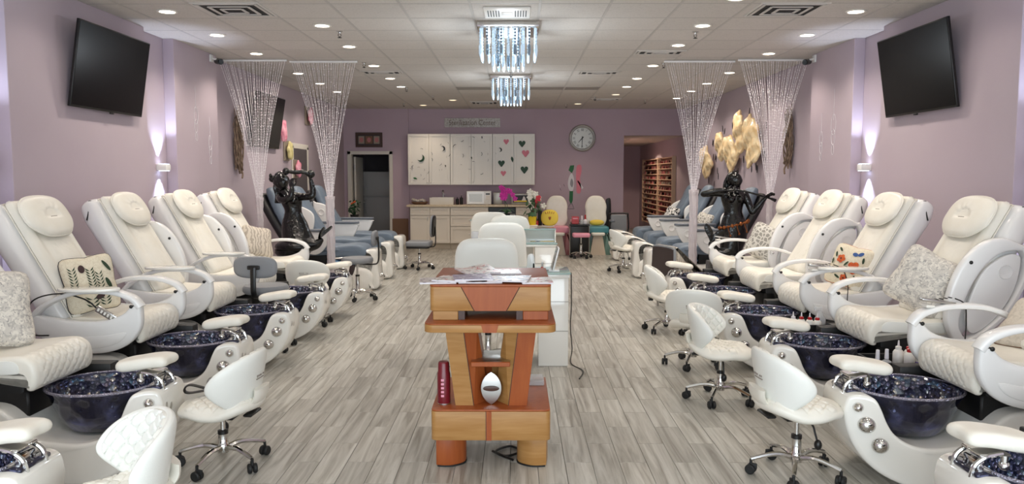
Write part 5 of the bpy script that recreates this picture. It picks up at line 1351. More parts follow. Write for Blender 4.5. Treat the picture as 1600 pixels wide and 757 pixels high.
# ------------------------------------------------------------------ kitchen run on the back wall
CF = 16.80   # front of the base cabinets
def shaker(par, nm, x0, x1, z0, z1, y, m, knob=None, dr=.018):
    """framed door or drawer front: rails, stiles and a recessed panel"""
    o = sub(nm, par, (0, 0, 0)); f = min(.055, (z1-z0)*.28)
    g = G(); g.box(((x0+x1)/2, y+.006, (z0+z1)/2), (x1-x0-.010, .012, z1-z0-.010)); g.obj('panel', m, o, smooth=False)
    g = G(); w_, h_ = x1-x0-.010, z1-z0-.010; cx, cz = (x0+x1)/2, (z0+z1)/2
    for a, b, c, d_ in ((cx, cz+h_/2-f/2, w_, f), (cx, cz-h_/2+f/2, w_, f), (cx-w_/2+f/2, cz, f, h_-2*f), (cx+w_/2-f/2, cz, f, h_-2*f)): g.box((a, y-.009, b), (c, .020, d_), .003, 1)
    g.obj('frame', m, o)
    if knob:
        g = G()
        if len(knob) == 3: g.tube([(knob[0], y-.01, knob[1]-.04), (knob[0], y-.035, knob[1]-.03), (knob[0], y-.035, knob[1]+.03), (knob[0], y-.01, knob[1]+.04)], .006, 6)
        else: g.cyl((knob[0], y-.018, knob[1]), (knob[0], y-.034, knob[1]), .006, n=8); g.ball((knob[0], y-.038, knob[1]), (.016, .012, .016), 10, 6)
        g.obj('knob', 'chrome_soft' if len(knob) == 3 else 'cab_upper', o)
    return o
def base_cab(lb, x0, x1, kind):
    t = thing('base_cabinet', lb, 'cabinet', ((x0+x1)/2, CF, 0), 0, 'cream base cabinets'); h = (x1-x0)/2
    g = G(); g.box((0, .30, .52), (2*h, .56, .80)); g.obj('carcass', 'cab_white', t, smooth=False)
    g = G(); g.box((0, .33, .06), (2*h, .50, .12)); g.obj('toe_kick', 'cab_kick', t, smooth=False)
    if kind == 'doors':
        shaker(t, 'drawer', -h, 0, .74, .91, .005, 'cab_white', (-h/2, .835)); shaker(t, 'drawer', 0, h, .74, .91, .005, 'cab_white')
        shaker(t, 'door', -h, 0, .13, .73, .005, 'cab_white', (-.05, .66, 0)); shaker(t, 'door', 0, h, .13, .73, .005, 'cab_white', (.05, .66, 0))
    else:
        for z0, z1 in ((.74, .91), (.50, .73), (.13, .49)): shaker(t, 'drawer', -h, h, z0, z1, .005, 'cab_white', (0, (z0+z1)/2+.02))
base_cab('cream base cabinet with two doors below the sink', -2.31, -1.435, 'doors'); base_cab('cream drawer cabinet below the microwave', -1.43, -.60, 'drawers'); base_cab('cream drawer cabinet at the right end behind the orchid', .0, .34, 'drawers')
t = thing('dishwasher', 'dark built-in appliance under the counter behind the magenta orchid', 'dishwasher', (-.30, CF, 0))
g = G(); g.box((0, .30, .46), (.585, .56, .90), .004, 1); g.obj('body', 'plastic_black', t)
g = G(); g.box((0, .012, .44), (.57, .016, .66), .004, 1); g.obj('door', 'fridge', t)
g = G(); g.box((-.0, -.012, .80), (.44, .02, .02), .006, 2); g.obj('handle', 'chrome_soft', t)
g = G(); g.box((-.98, CF+.27, .945), (2.80, .66, .045), .008, 2); tag(g.obj('countertop', 'counter'), 'long beige countertop along the back wall', 'countertop')
UF = 17.05
hrt = cat([(0, -.5), (.28, -.2), (.5, .12), (.46, .38), (.26, .48), (.08, .40), (0, .26), (-.08, .40), (-.26, .48), (-.46, .38), (-.5, .12), (-.28, -.2)], 4, True)
moon = [(math.cos(a)*.5, math.sin(a)*.5) for a in [R(-110+220*k/16) for k in range(17)]]+[(math.cos(a)*.42-.22, math.sin(a)*.45) for a in [R(95-190*k/12) for k in range(13)]]
swsh = [(math.cos(a)*.5, math.sin(a)*.5) for a in [R(-50+100*k/10) for k in range(11)]]+[(math.cos(a)*.43-.02, math.sin(a)*.46) for a in [R(44-88*k/10) for k in range(11)]]
leaf_ = cat([(0, -.5), (.2, -.1), (.16, .3), (-.05, .5), (-.22, .2), (-.14, -.2)], 4, True)
def decal(par, nm, pts, x, z, s, rot, m, y):
    c, sn = math.cos(rot), math.sin(rot); g = G(); g.slab([(x+s*(a*c-b*sn), z+s*(a*sn+b*c)) for a, b in pts], 'y', (0, y, 0), .002, .0005, 1); return g.obj(nm, m, par, smooth=False)
UW = 2.80/6; ux0 = -2.38
def upx(zx): return (ux0+(zx-92)/998*2.80)
def upz(zy): return 2.52-(zy-155)/393*1.12
decs = [(swsh, 200, 280, .07, 1.3, 'paint_black'), (moon, 195, 342, .14, -.7, 'paint_dkgreen'), (swsh, 128, 382, .05, 1.7, 'ink_grey'), (moon, 133, 410, .06, 3.0, 'paint_grey'), (swsh, 112, 435, .08, .9, 'ink_grey'), (swsh, 178, 420, .06, 1.6, 'ink_grey'), (swsh, 213, 432, .06, .1, 'ink_grey'), (swsh, 243, 447, .07, -.5, 'paint_black'), (leaf_, 150, 498, .08, 1.2, 'paint_green'), (swsh, 187, 474, .05, .2, 'paint_black'), (swsh, 210, 493, .07, -.9, 'ink_grey'),
        (swsh, 344, 232, .06, -.6, 'paint_black'), (swsh, 404, 230, .05, .6, 'ink_grey'), (moon, 366, 268, .10, .2, 'paint_black'), (swsh, 270, 310, .08, .3, 'paint_grey'), (swsh, 272, 355, .08, .2, 'paint_black'), (swsh, 410, 312, .08, -.6, 'paint_black'), (swsh, 390, 328, .05, -.3, 'paint_grey'), (swsh, 343, 383, .07, -.8, 'paint_black'), (leaf_, 388, 402, .045, .1, 'paint_black'), (swsh, 334, 435, .04, .2, 'ink_grey'), (swsh, 352, 432, .04, .2, 'ink_grey'),
        (swsh, 515, 200, .08, -1., 'paint_black'), (swsh, 470, 258, .11, 2.3, 'paint_black'), (swsh, 513, 323, .09, .0, 'paint_black'), (swsh, 580, 263, .06, 1.5, 'ink_grey'), (swsh, 510, 400, .05, 1.3, 'ink_grey'), (swsh, 578, 415, .07, -1.6, 'paint_grey'),
        (swsh, 607, 190, .06, 1.2, 'paint_black'), (leaf_, 675, 183, .05, 0, 'paint_black'), (swsh, 690, 222, .05, 1.1, 'paint_grey'), (leaf_, 593, 340, .05, .1, 'paint_dkgreen'), (swsh, 657, 310, .10, .0, 'paint_black'), (swsh, 710, 310, .06, 0, 'ink_grey'), (swsh, 712, 355, .07, -.2, 'paint_grey'), (swsh, 608, 377, .06, 1.6, 'paint_black'), (swsh, 668, 452, .08, -1.1, 'paint_black'),
        (hrt, 865, 217, .10, 0, 'paint_pink'), (moon, 815, 278, .08, .2, 'paint_black'), (swsh, 776, 310, .05, .6, 'paint_grey'), (hrt, 827, 384, .125, 0, 'paint_dkgreen'), (leaf_, 912, 352, .11, .15, 'paint_dkgreen'), (hrt, 842, 460, .10, 0, 'paint_pink'),
        (hrt, 989, 233, .125, 0, 'paint_dkgreen'), (hrt, 1016, 307, .135, 0, 'paint_pink'), (hrt, 1007, 433, .14, 0, 'paint_dkgreen')]
for u in range(3):
    x0 = ux0+2*UW*u; cx = x0+UW
    t = thing('wall_cabinet', ('white wall cabinet at the left end with moon and swirl decals', 'white wall cabinet in the middle with thin curved decals', 'white wall cabinet at the right end with pink and green heart decals')[u], 'cabinet', (cx, UF, 0), 0, 'white wall cabinets')
    g = G(); g.box((0, .185, 1.96), (2*UW-.004, .32, 1.12)); g.obj('carcass', 'cab_upper', t, smooth=False)
    for s in (0, 1):
        d = shaker(t, 'door', -UW+UW*s, UW*s, 1.40, 2.52, .012, 'cab_upper', ((-.04 if s == 0 else .04), 1.46))
        for pts, zx, zy, sc, rot, m_ in decs:
            X = upx(zx)
            if x0+UW*s <= X < x0+UW*(s+1): decal(d, 'decal', pts, X-cx, upz(zy), sc*1.15, rot, m_, -.010)
# sink, tap, bottles, bowl, microwave, boxes on the counter
t = thing('vessel_sink', 'white rectangular vessel sink on the countertop', 'sink', (-1.63, 17.08, .968))
g = G(); h = .155
g.rings([[V((a*.99, b*.99, 0)) for a, b in rrect(.26, .19, .03)], [V((a, b, .01)) for a, b in rrect(.265, .195, .03)], [V((a, b, h)) for a, b in rrect(.27, .20, .03)], [V((a, b, h)) for a, b in rrect(.255, .185, .025)], [V((a, b, .03)) for a, b in rrect(.23, .16, .03)]]); g.obj('basin', 'gloss_white', t)
t = thing('faucet', 'dark tall faucet behind the vessel sink', 'faucet', (-1.63, 17.32, .968))
g = G(); g.tube(cat([(0, 0, 0), (0, 0, .27), (0, -.04, .30), (0, -.12, .28), (0, -.13, .25)], 6), .016, 10); g.obj('spout', 'chrome_soft', t)
g = G(); g.lathe([(.03, 0), (.03, .012), (.016, .016)], n=14); g.box((.03, 0, .22), (.05, .01, .01), .003, 1); g.obj('handle', 'chrome_soft', t)
def pump(lb, x, h):
    t = thing('soap_bottle', lb, 'bottle', (x, 17.0, .968), 0, 'dark bottles by the sink')
    g = G(); g.lathe([(.001, 0), (.032, 0), (.034, .006), (.034, h*.72), (.02, h*.8), (.011, h*.82)], n=16); g.obj('body', 'plastic_black', t)
    g = G(); g.cyl((0, 0, h*.8), (0, 0, h*.96), .009, n=8); g.box((0, -.02, h*.97), (.016, .055, .012), .003, 1); g.obj('pump', 'plastic_black', t)
pump('shorter dark soap bottle right of the sink', -1.29, .16); pump('taller dark pump bottle right of the sink', -1.2, .20)
t = thing('shell_basket', 'low basket of pale crumpled wrapping left of the sink', 'basket', (-2.13, 17.05, .968))
g = G(); g.lathe([(.001, 0), (.12, 0), (.16, .03), (.19, .055), (.18, .06), (.14, .02), (.02, .012)], n=24, sx=1.05, sy=.75); g.obj('basket', 'card_brown', t)
rn = random.Random(9); g = G()
for k in range(12): g.ball((rn.uniform(-.14, .14), rn.uniform(-.08, .08), .06+rn.random()*.05), (.05, .045, .035), 8, 6, rot=Matrix.Rotation(rn.random()*3, 4, 'Z'))
o = g.obj('wrapping', 'foil_sticker', t); o['kind'] = 'stuff'
t = thing('microwave', 'white microwave oven on the countertop', 'microwave', (-.81, 17.1, .968))
g = G(); g.box((0, 0, .152), (.54, .38, .29), .008, 2); g.obj('case', 'plastic_white', t)
g = G(); g.box((-.07, -.193, .152), (.38, .012, .27), .004, 1); g.obj('door', 'plastic_white', t)
g = G(); g.box((-.07, -.2005, .15), (.28, .004, .17)); g.obj('window', 'silver_box', t, smooth=False)
g = G(); g.box((.195, -.192, .235), (.09, .006, .03)); g.obj('display', 'plastic_black', t, smooth=False)
for k in range(9):
    g = G(); g.box((.165+.03*(k % 3), -.192, .185-.03*(k//3)), (.022, .005, .02), .002, 1); g.obj('button', 'cab_white', t)
for sx in (-.22, .22):
    for sy in (-.14, .14): g = G(); g.cyl((sx, sy, 0), (sx, sy, .01), .015, n=8); g.obj('foot', 'rubber', t)
g = G(); g.box((-.40, 17.18, 1.10), (.20, .22, .265), .01, 2); tag(g.obj('grey_box', 'silver_box'), 'grey box on the countertop between the microwave and the framed photo', 'box')
t = thing('toaster_oven', 'silver box with a dark picture window at the right end of the counter', 'toaster oven', (.10, 17.15, .968))
g = G(); g.box((0, 0, .12), (.40, .26, .235), .01, 2); g.obj('case', 'silver_box', t)
g = G(); g.box((0, -.132, .125), (.33, .006, .16)); g.obj('window', 'photo_dark', t, smooth=False)
g = G(); g.box((-.0, -.137, .075), (.28, .004, .03)); g.obj('light_strip', 'yellow', t, smooth=False)
g = G(); g.slab(cat([(-.04, -.05), (.05, -.05), (.03, .03), (.0, .05), (-.02, .0)], 4, True), 'y', (.07, -.136, .13), .002, .001, 1); g.obj('white_motif', 'paint_white', t, smooth=False)
# sign, clock, picture, wall decal
def text_mesh(s, size, ext=.003):
    cu = bpy.data.curves.new('lettering', 'FONT'); cu.body = s; cu.size = size; cu.extrude = ext; cu.align_x = 'CENTER'; cu.align_y = 'CENTER'
    o = bpy.data.objects.new('lettering_tmp', cu); col.objects.link(o); dg = bpy.context.evaluated_depsgraph_get()
    me = bpy.data.meshes.new_from_object(o.evaluated_get(dg)); bpy.data.objects.remove(o); return me
t = thing('wall_sign', 'silver wall sign reading Sterilization Center above the cabinets', 'sign', (-.975, YB-.006, 2.785))
g = G(); g.box((0, -.006, 0), (1.25, .012, .205), .002, 1); g.obj('plate', 'foil_sticker', t)
me = text_mesh('Sterilization Center', .165); me.materials.append(mat('sign_letters', (108, 88, 74), .5)); o = mesh_obj('lettering', me, t, (0, -.014, -.005), (R(90), 0, 0), (.80, 1, 1))
t = thing('wall_clock', 'round silver wall clock with roman numerals on the back wall', 'clock', (1.485, YB-.004, 2.44))
g = G(); g.tube([(.285*math.sin(a), -.02, .285*math.cos(a)) for a in [2*math.pi*k/48 for k in range(49)]], .018, 8, cap=False); g.obj('outer_rim', 'chrome_soft', t)
g = G(); g.tube([(.245*math.sin(a), -.022, .245*math.cos(a)) for a in [2*math.pi*k/48 for k in range(49)]], .010, 8, cap=False); g.obj('inner_rim', 'chrome_soft', t)
g = G(); g.slab([(.27*math.sin(a), .27*math.cos(a)) for a in [2*math.pi*k/48 for k in range(48)]], 'y', (0, -.006, 0), .006, .001, 1); g.obj('dial', 'silver_box', t)
for k, s in enumerate(('XII', 'I', 'II', 'III', 'IIII', 'V', 'VI', 'VII', 'VIII', 'IX', 'X', 'XI')):
    a = 2*math.pi*k/12; me = text_mesh(s, .085, .002); me.materials.append(MATS['paint_black']); mesh_obj('numeral', me, t, (.185*math.sin(a), -.0145, .185*math.cos(a)), (R(90), a, 0), (.62, 1, 1))
for nm, a, L, w_ in (('hour_hand', R(222), .13, .012), ('minute_hand', R(181), .20, .009)):
    g = G(); g.slab([(-w_, -.04), (w_, -.04), (w_*.4, L), (-w_*.4, L)], 'y', (0, 0, 0), .003, .001, 1); o = g.obj(nm, 'paint_black', t, smooth=False); o.location = (0, -.02 if 'h' == nm[0] else -.026, 0); o.rotation_euler = (0, a, 0)
g = G(); g.cyl((0, -.012, 0), (0, -.034, 0), .014, n=12); g.obj('hub', 'paint_black', t)
t = thing('framed_picture', 'small dark framed picture above the storeroom doorway', 'picture', (-3.28, YB-.062, 2.40))
g = G()
for a, b, c, d_ in ((0, .14, .60, .05), (0, -.14, .60, .05), (.275, 0, .05, .24), (-.275, 0, .05, .24)): g.box((a, -.012, b), (c, .024, d_), .004, 1)
g.obj('frame', 'wood_dark', t)
g = G(); g.box((0, -.004, 0), (.51, .008, .24)); g.obj('backing', 'brown_shell', t, smooth=False)
for x, w_, m_ in ((-.17, .13, 'plaque'), (0, .16, 'card_brown'), (.17, .13, 'plaque')):
    g = G(); g.box((x, -.0095, 0), (w_, .003, .17)); g.obj('print', m_, t, smooth=False)
    g = G(); g.slab([(.045*math.cos(a)+x, .055*math.sin(a)) for a in [2*math.pi*k/20 for k in range(20)]], 'y', (0, -.012, 0), .0012, .0005, 1); g.obj('motif', 'kid_rose', t, smooth=False)
t = thing('wall_mural', 'green white and pink nail brush mural painted between the children chairs', 'wall decal', (0, YB-.003, 0))
def mz(zx, zy): return ((860+zx/4.45-806)*17.4/1204, 1.6-(180+zy/4.45-274.5)*17.4/1204)
for nm, m_, pts in (('green_tip', 'paint_green', [(135, 350), (163, 347), (160, 375), (148, 402), (124, 382)]), ('white_body', 'paint_white', cat([(145, 402), (160, 430), (163, 470), (156, 520), (132, 522), (120, 480), (128, 430)], 4, True)), ('green_handle', 'paint_green', [(132, 526), (157, 526), (155, 590), (148, 610), (138, 610), (130, 590)]),
                    ('pink_stroke', 'paint_pink', cat([(182, 352), (210, 348), (214, 390), (204, 440), (212, 500), (205, 540), (182, 535), (180, 480), (176, 420)], 4, True)), ('white_stroke', 'paint_white', [(186, 458), (192, 452), (228, 502), (222, 512), (212, 508)])):
    g = G(); g.slab([mz(*q) for q in pts], 'y', (0, 0, 0), .003, .0008, 1); g.obj(nm, m_, t, smooth=False)
g = G(); g.slab([mz(*q) for q in cat([(148, 440), (158, 470), (150, 500), (136, 480), (140, 450)], 4, True)], 'y', (0, -.004, 0), .002, .0005, 1); g.obj('grey_inlay', 'paint_grey', t, smooth=False)
g = G(); P = [mz(*q) for q in ((138, 612), (120, 648), (165, 648), (150, 612), (138, 612))]; g.tube([(a, -.004, b) for a, b in P], .007, 5); g.obj('stand_outline', 'paint_grey', t)
for q in ((66, 492), (94, 486), (70, 516)):
    g = G(); a, b = mz(*q); g.slab([(a+.02*x-.03*y, b+.07*y) for x, y in leaf_], 'y', (0, 0, 0), .003, .0008, 1); g.obj('fleck', 'paint_white' if q[0] == 66 else 'paint_black', t, smooth=False)

# ------------------------------------------------------------------ storeroom and hall
t = thing('refrigerator', 'grey two-door refrigerator in the dark storeroom', 'refrigerator', (-3.28, 18.5, 0))
g = G(); g.box((0, .36, .86), (.74, .68, 1.68), .01, 2); g.obj('body', 'fridge', t)
g = G(); g.box((0, 0, .56), (.74, .05, 1.06), .012, 2); g.obj('lower_door', 'fridge', t)
g = G(); g.box((0, 0, 1.41), (.74, .05, .58), .012, 2); g.obj('upper_door', 'fridge', t)
for z0, z1 in ((.70, 1.04), (1.16, 1.40)): g = G(); g.tube([(-.31, -.02, z0), (-.31, -.06, z0+.03), (-.31, -.06, z1-.03), (-.31, -.02, z1)], .012, 8); g.obj('handle', 'fridge', t)
def rack(lb, y0, y1):
    t = thing('polish_rack', lb, 'shelf', (XR_, (y0+y1)/2, 0), 0, 'nail polish wall racks', (-1, 1, 1)); h = (y1-y0)/2
    g = G(); g.box((.006, 0, 1.17), (.012, 2*h, 1.78)); g.obj('back_panel', 'shelf_back', t, smooth=False)
    for s in (-1, 1): g = G(); g.box((.05, s*h, 1.17), (.10, .025, 1.80), .003, 1); g.obj('side', 'shelf_wood', t)
    for k in range(14):
        z = .30+k*.134; g = G(); g.box((.05, 0, z), (.095, 2*h-.02, .014)); g.obj('shelf', 'shelf_wood', t, smooth=False)
    rn = random.Random(int(y0*10))
    for m_ in ('burgundy', 'kid_rose', 'plaque'):
        g = G()
        for k in range(13):
            for j in range(int(2*h/.09)):
                if rn.random() < .28:
                    y = -h+.05+j*.09; z = .307+k*.134; g.box((.05, y, z+.02), (.028, .028, .04)); g.box((.05, y, z+.055), (.014, .014, .03))
        o = g.obj('polish_bottles', m_, t, smooth=False); o['kind'] = 'stuff'
rack('lit wall rack of nail polish in the hall, nearer one', 18.35, 20.2); rack('lit wall rack of nail polish in the hall, farther one', 20.25, 22.6)
g = G(); g.box((HX0+.012, 20.6, 1.55), (.024, .5, .34), .004, 1); tag(g.obj('hall_picture', 'photo_dark'), 'small dark frame on the left wall of the hall', 'picture')
# ------------------------------------------------------------------ children's corner
def kid_chair(lb, x, y, seat, base, arm):
    t = thing('children_spa_chair', lb, 'chair', (x, y, 0), 0, "children's pedicure chairs")
    def S(a, b): return (a, .26+.10*b, .86+b)
    def out(phi):
        u, v = sup(.235, .33, 3)(phi); return (u*(1-.12*ss(.05, .33, v)-.10*math.exp(-(v/.09)**2)*0+.0)*(1-.10*math.exp(-((v+.02)/.10)**2)), v)
    def Sx(a, b): return S(-a, b)
    g = G(); g.pad(lambda a, b: S(a, b), out, .09, 12, 48, p=8); g.obj('backrest', 'leather', t)
    g = G(); g.slab(rrect(.235, .20, .05), 'z', (0, .04, .50), .075, .04, 4); g.obj('seat', seat, t)
    g = G(); g.box((0, .1, .24), (.40, .42, .46), .03, 3); g.obj('base', base, t)
    g = G(); g.rings([[V((s*.09, -.215, .40)) for s in (-1, 1)]+[V((s*.09, -.10, .40)) for s in (1, -1)], [V((s*.16, -.225, .0)) for s in (-1, 1)]+[V((s*.16, -.05, .0)) for s in (1, -1)]]); g.obj('front_column', 'kid_cream', t, smooth=False)
    g = G(); g.slab(rrect(.14, .07, .05), 'z', (0, -.22, .425), .03, .02, 3); g.obj('foot_pad', 'leather', t)
    for s in (-1, 1):
        g = G(); g.slab(cat([(s*.13, .0), (s*.30, .02), (s*.29, .22), (s*.22, .42), (s*.17, .40)], 4, True), 'y', (0, -.12, 0), .07, .03, 3); g.obj('tub_side', base, t)
        g = G(); g.tube([(s*.25, .10, .50), (s*.29, .10, .66)], .02, 8); g.obj('arm_post', 'plastic_black', t)
        g = G(); g.slab(rrect(.05, .13, .045), 'z', (s*.31, .02, .68), .022, .016, 3); g.obj('arm_pad', arm, t)
    return t
kid_chair('pink seated white-backed children chair left of the brush mural', .85, 15.75, 'kid_pink', 'kid_rose', 'kid_pink'); kid_chair('teal seated white-backed children chair right of the brush mural', 1.66, 15.75, 'kid_teal', 'kid_green', 'arm_grey')
def crown_cushion(lb, x, y, z, rx, rz_, hw=.17, hh=.16):
    t = thing('yellow_cushion', lb, 'cushion', (x, y, z), rz_, 'yellow cushions'); t.rotation_euler = (rx, 0, rz_)
    g = G(); g.pad(lambda a, b: (a, 0, b), sup(hw, hh, 2.3), .13, 10, 36, p=2.6); g.obj('pillow', 'yellow_plush', t)
    if hh > .1:
        g = G()
        for k in range(5): g.tube([(-.07+.035*k, -.058, .07-.003*abs(k-2)), (-.085+.042*k, -.052, .105+.008*(2-abs(k-2)))], .007, 6)
        g.obj('crown', 'rust_cloth', t)
        g = G(); g.slab([(.05*a, .075*b-.02) for a, b in hrt], 'y', (0, -.068, 0), .006, .003, 2); g.obj('gem', 'wood_red', t)
crown_cushion('round yellow cushion with a crown and heart in front of the pink children chair', .66, 15.04, .785, R(-8), 0)
crown_cushion('flat yellow cushion lying on the teal children chair', 1.66, 15.78, .645, R(0), 0, .15, .06)
t = thing('pink_stool', 'pink seated rolling stool between the two children chairs', 'stool', (1.27, 14.95, 0))
g = G(); g.slab(rrect(.17, .13, .05), 'z', (0, 0, .45), .04, .025, 3); g.obj('seat', 'kid_pink', t); star(t, .2, 'chrome', .2); column(t, .42)
t = thing('black_trolley', 'black trolley between the children chairs holding a red box and bottles', 'trolley', (1.26, 15.34, 0))
g = G(); g.box((0, 0, .33), (.36, .30, .56), .01, 2); g.obj('body', 'plastic_black', t)
for s in (-1, 1): g = G(); g.tube([(s*.19, -.14, .03), (s*.19, -.14, .72)], .010, 8); g.obj('post', 'chrome_soft', t)
g = G(); g.box((0, 0, .63), (.40, .34, .03), .006, 1); g.obj('top_tray', 'plastic_black', t)
for s in (-1, 1): g = G(); g.cyl((s*.15, -.11, .0), (s*.15, -.11, .05), .025, n=10); g.obj('wheel', 'rubber', t)
t = thing('red_gift_box', 'red box with a ribbon on the black trolley', 'box', (1.18, 15.33, .646))
g = G(); g.box((0, 0, .075), (.14, .12, .15), .005, 1); g.obj('box', 'red_gloss', t); g = G(); g.box((0, -.061, .11), (.10, .004, .02)); g.obj('ribbon', 'kid_pink', t, smooth=False)
polish('clear small bottle on the black trolley left of the white one', 1.31, 15.28, .646, 'clear_plastic', 'paint_white', 2.0); polish('white capped bottle on the black trolley at the right', 1.38, 15.31, .646, 'paint_white', 'red_gloss', 2.2)
t = thing('grey_chair', 'grey padded chair standing by the wall right of the teal chair', 'chair', (2.14, 15.9, 0))
g = G(); g.slab(rrect(.17, .18, .04), 'y', (0, .12, .62), .035, .02, 3); g.obj('backrest', 'grey_vinyl', t)
g = G(); g.tube(cat([(-.19, .12, .44), (-.19, .12, .78), (-.15, .12, .82), (.15, .12, .82), (.19, .12, .78), (.19, .12, .44), (.0, .12, .42), (-.19, .12, .44)], 4), .016, 8); g.obj('back_rim', 'dark_shell', t)
g = G(); g.slab(rrect(.19, .18, .04), 'z', (0, -.06, .42), .03, .02, 3); g.obj('seat', 'grey_vinyl', t)
for sx in (-.16, .16):
    for sy in (-.2, .11): g = G(); g.cyl((sx, sy, 0), (sx, sy, .40), .014, n=8); g.obj('leg', 'dark_shell', t)
t = thing('dark_back_chair', 'narrow black chair back beside the teal children chair', 'chair', (1.98, 16.6, 0))
g = G(); g.slab(cat([(-.05, .35), (-.07, .7), (-.05, 1.05), (0, 1.12), (.06, 1.08), (.07, .7), (.05, .35)], 4, True), 'y', (0, 0, 0), .03, .02, 3); g.obj('backrest', 'dark_shell', t)
g = G(); g.box((0, -.1, .36), (.24, .3, .06), .02, 2); g.cyl((0, -.05, 0), (0, -.05, .35), .03, n=10); g.lathe([(.16, 0), (.16, .02), (.03, .04)], (0, -.05, 0), n=16); g.obj('seat', 'dark_shell', t)
# low cabinet with plant, coloured chest and flowers
t = thing('low_cabinet', 'low white cabinet in front of the pink children chair', 'cabinet', (.47, 14.95, 0))
g = G(); g.box((0, .15, .225), (.56, .36, .45), .006, 1); g.obj('body', 'gloss_white', t)
for s in (-1, 1): shaker(t, 'door', min(0, s*.28), max(0, s*.28), .03, .44, -.036, 'gloss_white', (s*.03, .3))
mat('chest_paint', (96, 178, 176), .45); m = MATS['chest_paint']; nt = m.node_tree; tc = nt.nodes.new('ShaderNodeTexCoord'); sp = nt.nodes.new('ShaderNodeSeparateXYZ'); cr = nt.nodes.new('ShaderNodeValToRGB')
cr.color_ramp.elements[0].color = L3((96, 178, 176)); cr.color_ramp.elements[1].color = L3((226, 158, 112)); nt.links.new(tc.outputs['Generated'], sp.inputs[0]); nt.links.new(sp.outputs[0], cr.inputs[0]); nt.links.new(cr.outputs[0], nt.nodes['Principled BSDF'].inputs['Base Color'])
t = thing('painted_chest', 'small drawer chest painted turquoise to orange on the low white cabinet', 'chest', (.49, 15.02, .451))
g = G(); g.box((0, .02, .085), (.50, .26, .165), .006, 1); g.obj('body', 'chest_paint', t)
for s in (-1, 1): g = G(); g.box((s*.125, -.116, .085), (.235, .012, .13), .003, 1); g.obj('drawer', 'chest_paint', t)
g = G(); g.box((0, .02, .172), (.52, .28, .012), .003, 1); g.obj('lid', 'paint_white', t)
t = thing('red_bag', 'small dark red bag on the painted chest', 'bag', (.36, 14.98, .631))
g = G(); g.box((0, 0, .055), (.16, .10, .11), .02, 3); g.obj('pouch', 'red_gloss', t)
g = G(); g.tube(cat([(-.05, 0, .105), (-.04, 0, .16), (.04, 0, .16), (.05, 0, .105)], 5), .009, 8); g.obj('handle', 'plastic_black', t)
g = G(); g.box((0, -.01, .115), (.165, .09, .03), .012, 2); g.obj('flap', 'dark_gloss', t)
t = thing('black_vase', 'slim black vase of white flowers behind the red bag', 'vase', (.47, 15.09, .631))
g = G(); g.lathe([(.001, 0), (.04, 0), (.042, .01), (.038, .2), (.042, .30), (.037, .30), (.03, .02)], n=18); g.obj('vase', 'plastic_black', t)
rn = random.Random(12)
for k in range(11):
    px, pz = rn.uniform(-.22, .10), rn.uniform(.36, .66); py = rn.uniform(-.10, .06)
    g = G(); g.tube(cat([(0, 0, .25), (px*.4, py*.4, (.25+pz)/2+.05), (px, py, pz)], 4), .004, 5); st_ = g.obj('stem', 'leaf', t)
    g = G()
    for j in range(5):
        a = 2*math.pi*j/5+k; g.ball((px+.035*math.cos(a), py-.012, pz+.035*math.sin(a)), (.034, .012, .024), 8, 5, rot=Matrix.Rotation(-a, 4, 'Y'))
    g.obj('flower', 'petal_white', st_)
t = thing('cream_stand', 'narrow cream stand under the yellow plant pot', 'stand', (.31, 14.45, 0))
g = G(); g.box((0, 0, .34), (.17, .17, .64), .006, 1); g.obj('post', 'cab_white', t); g = G(); g.box((0, 0, .67), (.20, .20, .02), .004, 1); g.obj('top', 'cab_white', t); g = G(); g.box((0, 0, .01), (.21, .21, .02), .004, 1); g.obj('foot', 'cab_white', t)
t = thing('potted_plant', 'green leafy plant with red flowers in a yellow pot', 'plant', (.31, 14.45, .681))
g = G(); g.lathe([(.001, 0), (.062, 0), (.066, .005), (.082, .165), (.086, .17), (.078, .17), (.074, .15), (.001, .148)], n=24); g.obj('pot', 'yellow', t)
rn = random.Random(5)
for k in range(22):
    a = rn.uniform(0, 6.28); r = rn.uniform(.05, .17); z = .20+rn.random()*.26; L = .09
    g = G(); g.tube(cat([(0, 0, .15), (r*.4*math.cos(a), r*.4*math.sin(a), z*.8), (r*math.cos(a), r*math.sin(a), z)], 3), .004, 5)
    g.ball((r*math.cos(a), r*math.sin(a), z), (.055, .035, .010), 8, 5, rot=Matrix.Rotation(a, 4, 'Z') @ Matrix.Rotation(rn.uniform(.3, 1.2), 4, 'Y')); g.obj('leaf', 'leaf', t)
for k in range(5):
    px, pz = .08+.06*rn.random(), .44+.08*rn.random(); g = G(); g.tube([(0, 0, .2), (px, -.02, pz)], .004, 5)
    for j in range(5): g.ball((px+.022*math.cos(j*1.26), -.03, pz+.022*math.sin(j*1.26)), (.022, .012, .02), 8, 5)
    g.obj('flower', 'petal_red', t)
t = thing('orchid', 'magenta orchid in a dark pot on the farthest desk', 'plant', (-.18, 14.42, .791))
g = G(); g.lathe([(.001, 0), (.06, 0), (.075, .10), (.08, .11), (.07, .11), (.001, .09)], n=20); g.obj('pot', 'plastic_black', t)
